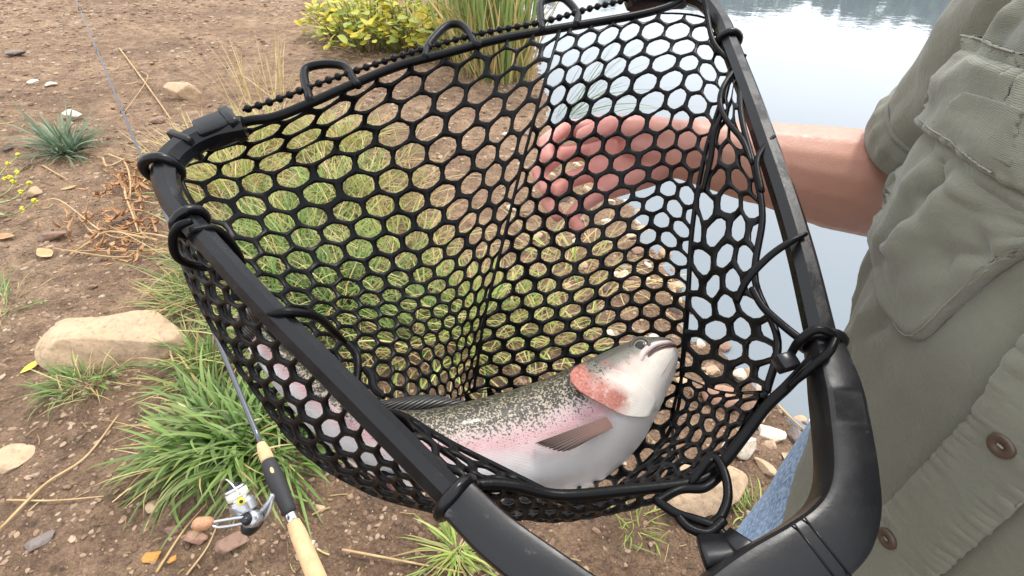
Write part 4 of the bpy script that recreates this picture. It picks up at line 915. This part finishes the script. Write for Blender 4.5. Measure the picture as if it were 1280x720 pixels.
# loose pebbles on the bare earth, each a piece of the ground
pebm = []
for k in range(6):
    v, f = ICO[2]; pebm.append(rockify(v, 300 + k, 7) * np.array([1, .8, .5]))
pmat = mat('pebble', rough=.85); q = NT(pmat); o_ = q.obj()
q.col(q.mix(q.mapr(q.noise(o_, 3, 4), .4, .7), q.ramp(q.n('ObjectInfo').outputs['Random'], [(0, (.22, .14, .095)), (.35, (.30, .20, .13)), (.6, (.38, .28, .19)), (.85, (.42, .335, .245)), (1, (.36, .18, .07))]), (.2, .13, .085))); q.nor(q.bump(q.noise(o_, 8, 4), .4, .1))
pmesh = []
for k in range(6):
    o = MB().add(pebm[k], ICO[2][1]).build('pebble', pmat, ground, origin=Vector((0, 0, 0)), smooth=False); pmesh.append(o)
for k in range(290):
    o = pmesh[k] if k < 6 else link(pmesh[k % 6].copy(), ground)
    while True:
        y_ = .15 + 5.6 * rg.uniform() ** 1.7; x_ = rg.uniform(-1.25, .7) * (y_ * .95 + .25) - .05
        if x_ < np.interp(y_, SY, SX) - .12 and float(fbm(x_ * 1.3, y_ * 1.3, 31, 2)) + rg.uniform(-.3, .3) > 0: break
    s_ = rg.uniform(.005, .012) * (.8 + y_ * .45); o.location = (x_, y_, float(gz(x_, y_)) + s_ * .12); o.scale = (s_, s_, s_); o.rotation_euler = (rg.uniform(-.3, .3), rg.uniform(-.3, .3), rg.uniform(0, 6.28))
# finer gravel: nobody could count it
n = 40000; gy_r = .05 + 6.8 * rg.uniform(size=n) ** 1.5; gx_r = rg.uniform(-1.3, .75, n) * (gy_r + .35)
clump = fbm(gx_r * 1.6, gy_r * 1.6, 77, 3); keep = (gx_r < np.interp(gy_r, SY, SX) - .10) & (clump + rg.uniform(-.45, .45, n) > -.12); gx_r, gy_r = gx_r[keep], gy_r[keep]; n = len(gx_r)
v, f = ICO[1]; sz = (.0015 + .0052 * rg.uniform(size=n) ** 3) * (.8 + gy_r * .5)
V = v[None] * (1 + rg.uniform(-.3, .3, (n, 12, 1))) * np.stack([sz * rg.uniform(.8, 1.6, n), sz, sz * rg.uniform(.4, .8, n)], 1)[:, None]
a = rg.uniform(0, 6.28, n); ca, sa = np.cos(a)[:, None], np.sin(a)[:, None]
V = np.stack([V[..., 0] * ca - V[..., 1] * sa, V[..., 0] * sa + V[..., 1] * ca, V[..., 2]], -1) + np.stack([gx_r, gy_r, gz(gx_r, gy_r)], 1)[:, None]
pal = np.array([(.22, .14, .09), (.29, .195, .125), (.31, .215, .14), (.12, .073, .048), (.34, .26, .18), (.20, .125, .08)]); cg = pal[rg.integers(0, 6, n)] * rg.uniform(.8, 1.15, (n, 1))
fs = (np.array(f)[None] + (np.arange(n) * 12)[:, None, None]).reshape(-1, 3)
gm_ = mat('gravel', rough=.9); q = NT(gm_); q.col(q.attr('col'))
gv = MB(); gv.v = [V.reshape(-1, 3)]; gv.f = fs.tolist(); gv.c = [np.repeat(cg, 12, 0)]
tag(gv.build('gravel', gm_, smooth=False), 'fine brown gravel scattered over the bank', 'gravel', kind='stuff')

# ------------------------------------------------------------------ grasses and weeds
grassm = mat('grass_blade', rough=.5); q = NT(grassm); ga = q.attr('col'); q.col(ga)
tr_ = q.n('BsdfTranslucent'); q.l(ga, tr_.inputs[0]); ms = q.n('MixShader'); ms.inputs[0].default_value = .3; q.l(q.b.outputs[0], ms.inputs[1]); q.l(tr_.outputs[0], ms.inputs[2]); q.l(ms.outputs[0], q.t.nodes['Material Output'].inputs[0])
GRN = [(.10, .20, .035), (.15, .27, .055), (.08, .165, .035), (.20, .30, .08)]; DRY = [(.50, .38, .16), (.60, .47, .23), (.40, .30, .12)]; BLU = [(.14, .21, .13), (.18, .25, .17), (.11, .18, .11)]; LIM = [(.31, .38, .08), (.40, .46, .13), (.24, .35, .07)]
def blades(mb, c, n, rad, L, wid, pal_, rg, lo=25, hi=85, droop=1.2, az0=None, azs=math.pi, seg=6, squash=1.):
    for k in range(n):
        az = rg.uniform(-math.pi, math.pi) if az0 is None else az0 + rg.normal(0, azs)
        r_ = rad * math.sqrt(rg.uniform()); bx, by = c[0] + r_ * math.cos(az + rg.normal(0, .8)), c[1] + squash * r_ * math.sin(az + rg.normal(0, .8)); b = np.array([bx, by, float(gz(bx, by)) - .005])
        l_ = L * rg.uniform(.55, 1.1); e_ = R(rg.uniform(lo, hi)); w_ = wid * rg.uniform(.6, 1.2); dz = droop * rg.uniform(.5, 1.3); az += rg.normal(0, .15); tw = rg.normal(0, .35)
        P = [b]; ee = e_
        for j in range(seg): P.append(P[-1] + l_ / seg * np.array([math.cos(az) * math.cos(ee), math.sin(az) * math.cos(ee), math.sin(ee)])); ee -= dz / seg * (.5 + 1. * j / seg); az += tw / seg
        P = np.array(P); gzv = gz(P[:, 0], P[:, 1], False) + .003; P[:, 2] = np.maximum(P[:, 2], gzv)
        s_ = np.array([-math.sin(az), math.cos(az), rg.normal(0, .3)]); ww = w_ * np.interp(np.linspace(0, 1, seg + 1), [0, .35, .75, 1], [.6, 1, .75, .04])[:, None] / 2
        mid = P - np.array([0, 0, 1]) * ww * .35
        V = np.stack([P - s_ * ww, mid, P + s_ * ww], 1); cc = np.array(pal_[rg.integers(len(pal_))]) * rg.uniform(.75, 1.25)
        tipc = cc * .75 + np.array((.40, .33, .14)) * .25; Cc = np.stack([np.repeat((cc * (1 - t) + tipc * t)[None], 3, 0) for t in np.linspace(0, 1, seg + 1) ** 2])
        mb.grid(V, Cc)
def tuft(px, py, label, sets, seed, name='grass_tuft', cat='grass', group=None):
    p = G(px, py); rg = np.random.default_rng(seed); o = empty(name, p, label, cat, group)
    for nm, kw in sets: mb = MB(); blades(mb, p, rg=rg, **kw); mb.build(nm, grassm, o)['kind'] = 'stuff'
    return o
tuft(287, 550, 'large lush green grass clump behind the fishing reel', [('blades', dict(n=430, rad=.085, L=.20, wid=.0090, pal_=GRN, lo=15, hi=78, droop=1.7)), ('dry_blades', dict(n=60, rad=.09, L=.24, wid=.005, pal_=DRY, lo=10, hi=60, droop=1.2))], 1)
tuft(345, 560, 'green grass clump in shade just right of the rod handle', [('blades', dict(n=210, rad=.085, L=.20, wid=.008, pal_=GRN, lo=15, hi=70, droop=1.6))], 2)
tuft(262, 462, 'upright green grass between the tan rock and the net', [('blades', dict(n=150, rad=.08, L=.14, wid=.006, pal_=GRN + LIM[:1], lo=30, hi=85, droop=1.1)), ('dry_blades', dict(n=60, rad=.09, L=.16, wid=.004, pal_=DRY, lo=20, hi=80, droop=.9))], 3)
tuft(232, 372, 'green grass fringe poking out left of the net frame', [('blades', dict(n=70, rad=.07, L=.13, wid=.006, pal_=GRN + LIM, lo=10, hi=60, droop=.9)), ('dry_blades', dict(n=40, rad=.08, L=.18, wid=.004, pal_=DRY, lo=10, hi=60, droop=.9))], 4)
tuft(105, 478, 'low dull grass at the lower tip of the tan rock', [('blades', dict(n=110, rad=.07, L=.10, wid=.0045, pal_=GRN, lo=15, hi=70, droop=1.3)), ('dry_blades', dict(n=40, rad=.07, L=.11, wid=.003, pal_=DRY, lo=15, hi=70, droop=1.3))], 5)
tuft(84, 190, 'small blue green spiky tuft on the upper bank', [('blades', dict(n=110, rad=.05, L=.26, wid=.012, pal_=BLU, lo=10, hi=75, droop=.8))], 6)
tuft(572, 688, 'small bright tuft in front of the net, near the bottom', [('blades', dict(n=70, rad=.02, L=.12, wid=.0045, pal_=LIM, lo=5, hi=60, droop=.9)), ('dry_blades', dict(n=14, rad=.02, L=.12, wid=.0035, pal_=DRY, lo=5, hi=60, droop=.9))], 7)
tuft(795, 658, 'thin sprout of grass below the trout, half behind the net', [('blades', dict(n=40, rad=.04, L=.07, wid=.003, pal_=LIM, lo=20, hi=80, droop=.9))], 8); tuft(935, 642, 'little grass sprout between boulder and jeans', [('blades', dict(n=50, rad=.04, L=.06, wid=.003, pal_=LIM, lo=20, hi=80, droop=.9))], 9)
tuft(5, 385, 'thin grass at the left edge above the flat rock', [('blades', dict(n=60, rad=.06, L=.14, wid=.004, pal_=DRY + GRN, lo=5, hi=50, droop=.9))], 10)
# long grass seen through the back of the net
k = 0
for px, py, n_, gp, ng in ((420, 250, 260, GRN + LIM, 120), (385, 330, 300, GRN + LIM, 110), (330, 300, 240, GRN + LIM, 140), (300, 232, 150, LIM, 260), (270, 198, 60, LIM, 260), (345, 178, 150, LIM, 240), (420, 182, 150, LIM, 220), (440, 390, 240, GRN, 90), (500, 330, 120, LIM, 110),
                       (480, 250, 60, LIM, 120), (560, 420, 170, GRN + LIM, 60), (620, 400, 90, LIM, 60), (680, 420, 70, LIM, 50), (380, 400, 200, GRN, 60), (470, 200, 60, GRN, 50), (310, 350, 160, GRN, 60), (720, 330, 40, LIM, 50)):
    k += 1
    names = ['tall green', 'dense', 'leaning', 'half dry', 'straw coloured', 'pale', 'yellowing', 'dark green', 'thin', 'sparse', 'bright', 'trampled', 'wispy', 'shaded', 'lone', 'low', 'scattered'][k - 1]
    where = ['upper middle', 'middle', 'left', 'upper left', 'far upper left corner', 'left of centre near the rim', 'top below the second loop', 'lower left', 'centre', 'upper centre', 'bottom above the dorsal fin', 'bottom near the crease', 'bottom above the trout head', 'lower left beside the strap', 'top centre', 'left edge by the frame', 'right below the hand'][k - 1]
    tuft(px, py, f'{names} grass seen through the net mesh, {where}', [('blades', dict(n=n_, rad=.15, L=.26 if n_ > 100 else .18, wid=.006, pal_=gp, lo=15, hi=80, droop=1.2)), ('dry_blades', dict(n=int(ng * 1.5), rad=.21, L=.27, wid=.0042, pal_=DRY, lo=3, hi=70, droop=1.))], 20 + k, group='grass behind the net')
for i, (px, py, nm) in enumerate(((312, 128, 'left'), (345, 122, 'right'))):
    tuft(px, py, f'dry straw stalks standing above the beaded cord, {nm} bunch', [('stalks', dict(n=26, rad=.10, L=.42, wid=.006, pal_=DRY, lo=35, hi=85, droop=.4))], 60 + i, 'dry_stalks', 'dry grass')
# reeds at the water's edge
for i, (px, py, n_) in enumerate(((570, 74, 30), (596, 92, 60), (622, 100, 70), (642, 96, 60), (606, 72, 60), (640, 76, 60), (590, 56, 40))):
    tuft(px, py, ['leftmost thin', 'front left', 'front middle', 'front right', 'rear middle', 'rear right', 'rear left'][i] + ' clump of tall green and straw reeds by the water', [('stems', dict(n=n_, rad=.13, L=1.1, wid=.015, pal_=[(.20, .31, .08), (.30, .38, .13), (.15, .25, .07)], lo=76, hi=90, droop=.3)), ('dry_stems', dict(n=n_, rad=.15, L=.75, wid=.013, pal_=DRY, lo=55, hi=90, droop=.7))], 80 + i, 'reed_clump', 'reeds', 'reeds by the water')
tuft(700, 150, 'sparse arching reed leaves over the water beside the reeds', [('stems', dict(n=26, rad=.10, L=.75, wid=.007, pal_=[(.13, .2, .08)], lo=20, hi=70, droop=.9, az0=0., azs=.5))], 95, 'reed_clump', 'reeds')

# leafy bush with yellowing leaves
leaf2 = mat('bush_leaf', rough=.5); q = NT(leaf2); rc = q.ramp(q.n('ObjectInfo').outputs['Random'], [(0, (.26, .36, .07)), (.3, (.45, .50, .11)), (.55, (.70, .60, .06)), (.8, (.78, .58, .03)), (1, (.38, .45, .13))])
o_ = q.obj(); rc = q.mix(q.math('MULTIPLY', q.noise(o_, 25, 4), .35), rc, (.35, .38, .12)); q.col(rc); q.nor(q.bump(q.noise(o_, 60, 3), .3, .004))
tr_ = q.n('BsdfTranslucent'); q.l(rc, tr_.inputs[0]); ms = q.n('MixShader'); ms.inputs[0].default_value = .35; q.l(q.b.outputs[0], ms.inputs[1]); q.l(tr_.outputs[0], ms.inputs[2]); q.l(ms.outputs[0], q.t.nodes['Material Output'].inputs[0])
stemm = mat('green_stem', (.22, .24, .08), .6); drym = mat('dry_stem', rough=.8); q = NT(drym); q.col(q.ramp(q.noise(q.obj(), 20, 4), [(.3, (.34, .2, .09)), (.7, (.52, .37, .19))]))
def leafmesh():
    V = []
    for t in np.linspace(0, 1, 7):
        w_ = .52 * math.sin(math.pi * min(1, t * .93 + .07)) ** .7 * (1 - .25 * t)
        V.append([(-w_, t - .1, .10 * w_ - .15 * t * t), (0, t - .1, -.05 - .15 * t * t), (w_, t - .1, .10 * w_ - .15 * t * t)])
    return MB().grid(np.array(V))
def bush(px, py, rx, ry, h, nl, ls, label, seed):
    p = G(px, py); rg = np.random.default_rng(seed); o = empty('leafy_bush', p, label, 'bush'); first = None; st = MB()
    for k in range(nl):
        a = rg.uniform(0, 6.28); r_ = math.sqrt(rg.uniform(.02, 1)); top = h * (1 - .75 * r_ ** 2.2)
        q_ = np.array([p[0] + rx * r_ * math.cos(a), p[1] + ry * r_ * math.sin(a), 0]); q_[2] = float(gz(q_[0], q_[1])) + top * rg.uniform(.45, 1) + .02
        if first is None: first = leafmesh().build('leaf', leaf2, o, origin=Vector((0, 0, 0))); l_ = first
        else: l_ = link(first.copy(), o)
        l_.location = Vector(q_ - p); s_ = ls * rg.uniform(.6, 1.2); l_.scale = (s_, s_, s_); l_.rotation_euler = (rg.uniform(-.2, .9), rg.uniform(-.5, .5), rg.uniform(0, 6.28))
        if k % 4 == 0: g0 = np.array([p[0] + (q_[0] - p[0]) * .5, p[1] + (q_[1] - p[1]) * .5, 0]); g0[2] = float(gz(g0[0], g0[1])); st.tube(crom([g0, (g0 + q_) / 2 + np.array([0, 0, .03]), q_], 6), [.006, .006, .005, .005, .004, .003], 5)
    st.build('stems', stemm, o); return o
bush(462, 58, .42, .55, .44, 300, .072, 'bushy weed with yellow and lime leaves beyond the net', 5)
bush(515, 60, .42, .5, .46, 300, .070, 'second yellow leaved weed right of the first, before the reeds', 7)
bush(430, 44, .34, .45, .36, 200, .072, 'leftmost yellow leaved weed on the bare bank beyond the net', 9)
bush(545, 70, .24, .35, .34, 110, .08, 'smaller yellow leaved weed at the foot of the reeds', 6)
# yellow flowered weeds at the left edge
flm = mat('yellow_flower', rough=.6); q = NT(flm); q.col(q.ramp(q.noise(q.obj(), 80), [(.3, (.62, .50, .03)), (.7, (.50, .46, .08))])); grn = mat('weed_leaf', (.24, .27, .10), .6)
def weed(base, sprigs, label, seed):
    p = G(*base); rg = np.random.default_rng(seed); o = empty('flowering_weed', p, label, 'weed'); st = MB(); lf = MB()
    for pts in sprigs:
        P = [G(*q_) for q_ in pts]
        for j, q_ in enumerate(P): q_[2] += .015 + .05 * (j / max(1, len(P) - 1))
        c_ = crom(P, 16); st.tube(c_, .0028, 6)
        for j in range(3, 16, 2):
            e = rg.normal(size=3) * np.array([1, 1, .4]); e /= np.linalg.norm(e); s_ = np.cross(e, [0, 0, 1.]); s_ /= np.linalg.norm(s_); L_ = rg.uniform(.015, .03)
            lf.add([c_[j], c_[j] + e * L_ * .5 + s_ * L_ * .25, c_[j] + e * L_, c_[j] + e * L_ * .5 - s_ * L_ * .25], [(0, 1, 2, 3)])
        for q_ in (c_[-1], c_[11]):
            b = MB()
            for m_ in range(9): d_ = rg.normal(size=3); d_ /= np.linalg.norm(d_); b.sphere(q_ + d_ * .006 + np.array([0, 0, .004]), (.006, .006, .005), 6, 4)
            b.build('flower', flm, o)
    st.build('stems', stemm, o); lf.build('leaves', grn, o, False)
weed((-12, 262), [[(-10, 258), (20, 250), (34, 236)], [(-10, 262), (25, 262), (50, 250)], [(-12, 270), (25, 282), (58, 274)], [(-8, 250), (10, 240), (26, 242)], [(-12, 276), (0, 288), (10, 284)], [(-12, 256), (8, 228), (34, 212)]], 'sprawling weed with yellow flower heads at the left edge', 3)
weed((-14, 185), [[(-12, 186), (-4, 178), (4, 166)], [(-12, 190), (0, 186), (8, 183)]], 'upper weed with yellow buds peeking in at left', 4)
# dried brown weed tangle
dlm = mat('dried_leaf', rough=.85); q = NT(dlm); q.col(q.ramp(q.noise(q.obj(), 30, 4), [(.3, (.28, .13, .055)), (.7, (.52, .30, .15))]))
p = G(165, 290); rg = np.random.default_rng(8); dw = empty('dried_weed', p, 'tangle of dried brown weed beside the net frame corner', 'dead weed')
for k, pts in enumerate(([(232, 312), (190, 308), (140, 300), (86, 268), (62, 270)], [(232, 322), (180, 324), (130, 318), (84, 326)], [(236, 330), (200, 324), (150, 328), (80, 330)], [(160, 238), (164, 258), (172, 280), (178, 300)], [(180, 200), (186, 230), (170, 250), (192, 252)], [(132, 204), (138, 216), (152, 214), (160, 205)], [(95, 330), (112, 312), (128, 300), (112, 290)], [(140, 200), (160, 212), (170, 240), (166, 262)], [(190, 312), (150, 305), (120, 296), (104, 280)], [(205, 318), (180, 296), (172, 268), (186, 262)])):
    c_ = np.array([G(*q_) for q_ in pts]); c_[:, 2] += rg.uniform(.01, .06, len(c_)); MB().tube(crom(c_, 30), np.linspace(.0048, .0022, 30) * rg.uniform(.8, 1.2), 6).build('stem', drym, dw)
for k in range(220):
    px_, py_ = (rg.normal(178, 18), rg.normal(232, 16)) if k % 2 else (rg.normal(150, 32), rg.normal(295, 20)); q_ = G(px_, py_); q_[2] += rg.uniform(.004, .03); L_ = rg.uniform(.010, .034); a = rg.uniform(0, 6.28); V = []; wn_ = rg.uniform(.12, .34); cl = rg.uniform(.2, 1.1); sg_ = rg.uniform(-.6, .6)
    for t in np.linspace(-1, 1, 8):
        w_ = wn_ * math.cos(t * 1.45); cu = rg.uniform(-.12, .12) + sg_ * t; a += rg.uniform(-.22, .22)
        V.append([q_ + L_ * np.array([math.cos(a) * t - math.sin(a) * w_ * s_, math.sin(a) * t + math.cos(a) * w_ * s_, cl * t * t + 1.1 * abs(s_) * w_ + cu + .3]) for s_ in (-1, 0, 1)])
    MB().grid(np.array(V)).build('dried_leaf', dlm, dw)
# single straws and fallen leaves
def straw(pts, r_, label):
    P = np.array([G(*q_) for q_ in pts]); P[:, 2] += .010; o = MB().tube(crom(P, 24), np.linspace(r_, r_ * .6, 24), 6).build('dry_straw', drym, origin=Vector(P[0])); tag(o, label, 'straw')
straw([(0, 662), (60, 610), (110, 575), (148, 520)], .0034, 'thick dry straw slanting up from the lower left edge'); straw([(10, 626), (70, 628), (135, 626)], .0024, 'dry straw lying level across the thick slanting straw')
straw([(430, 692), (500, 704), (580, 718)], .0026, 'pale straw lying near the bottom, in front of the net'); straw([(200, 720), (232, 668), (262, 632)], .0026, 'thin straw crossing in front of the reel knob'); straw([(236, 722), (262, 690), (276, 660)], .0022, 'short straw below the reel')
straw([(972, 508), (995, 528), (1014, 545)], .0034, 'yellow stick by the waterline left of the shirt'); straw([(150, 62), (185, 110), (215, 152)], .006, 'long pale straw standing left of the net frame clamp'); straw([(178, 92), (186, 104), (150, 150)], .003, 'faint straw near the rod on the upper bank'); straw([(55, 210), (75, 222), (88, 230)], .0035, 'curved twig below the blue green tuft')
straw([(820, 632), (850, 618), (875, 606)], .002, 'thin twig on the soil below the trout')
for i, (px, py, s_, lb) in enumerate(((5, 300, .05, 'orange fallen leaf cut by the left edge'), (38, 456, .03, 'yellow fallen leaf left of the rock tip'), (60, 322, .05, 'pale tan fallen leaf below the dried weed'), (88, 238, .03, 'small pale leaf on soil under the blue green tuft'), (14, 190, .05, 'dark curled leaf by the upper yellow buds'))):
    q_ = G(px, py); a = i * 1.3; V = []
    for t in np.linspace(-1, 1, 8):
        w_ = .45 * math.cos(t * 1.5); V.append([q_ + s_ * np.array([math.cos(a) * t - math.sin(a) * w_ * k, math.sin(a) * t + math.cos(a) * w_ * k, .15 + .3 * t * t * .5 + .25 * abs(k) * w_]) for k in (-1, 0, 1)])
    tag(MB().grid(np.array(V)).build('fallen_leaf', [dlm, flm, drym, drym, bark][i], origin=Vector(q_)), lb, 'leaf')

# broken straw, twigs and leaf crumbs littering the soil: nobody could count it
lt = MB(); rg = np.random.default_rng(91); lt_c = np.array(DRY + [(.20, .12, .06), (.30, .19, .09), (.12, .08, .05)])
for k in range(1600):
    y_ = .15 + 5.2 * rg.uniform() ** 1.6; x_ = rg.uniform(-1.25, .7) * (y_ + .3)
    if x_ > np.interp(y_, SY, SX) - .2 or fbm(x_ * 1.1, y_ * 1.1, 44, 2) + rg.uniform(-.5, .5) < 0: continue
    a = rg.uniform(0, 6.28); L_ = rg.uniform(.008, .05) * (.7 + .25 * y_); w_ = rg.uniform(.0006, .0018) * (.8 + .4 * y_); dx, dy = math.cos(a), math.sin(a); bnd = rg.uniform(-.3, .3); V = []
    for t in (-.5, 0, .5):
        c_ = np.array([x_ + L_ * (t * dx - bnd * t * t * dy), y_ + L_ * (t * dy + bnd * t * t * dx), 0]); c_[2] = float(gz(c_[0], c_[1])) + .003 + .004 * rg.uniform()
        V.append([c_ + w_ * np.array([-dy, dx, 0]), c_ + np.array([0, 0, w_]), c_ - w_ * np.array([-dy, dx, 0])])
    lt.grid(np.array(V), np.broadcast_to(lt_c[rg.integers(len(lt_c))] * rg.uniform(.7, 1.1), (3, 3, 3)))
tag(lt.build('plant_litter', grassm), 'broken straw and leaf crumbs littering the soil', 'litter', kind='stuff')
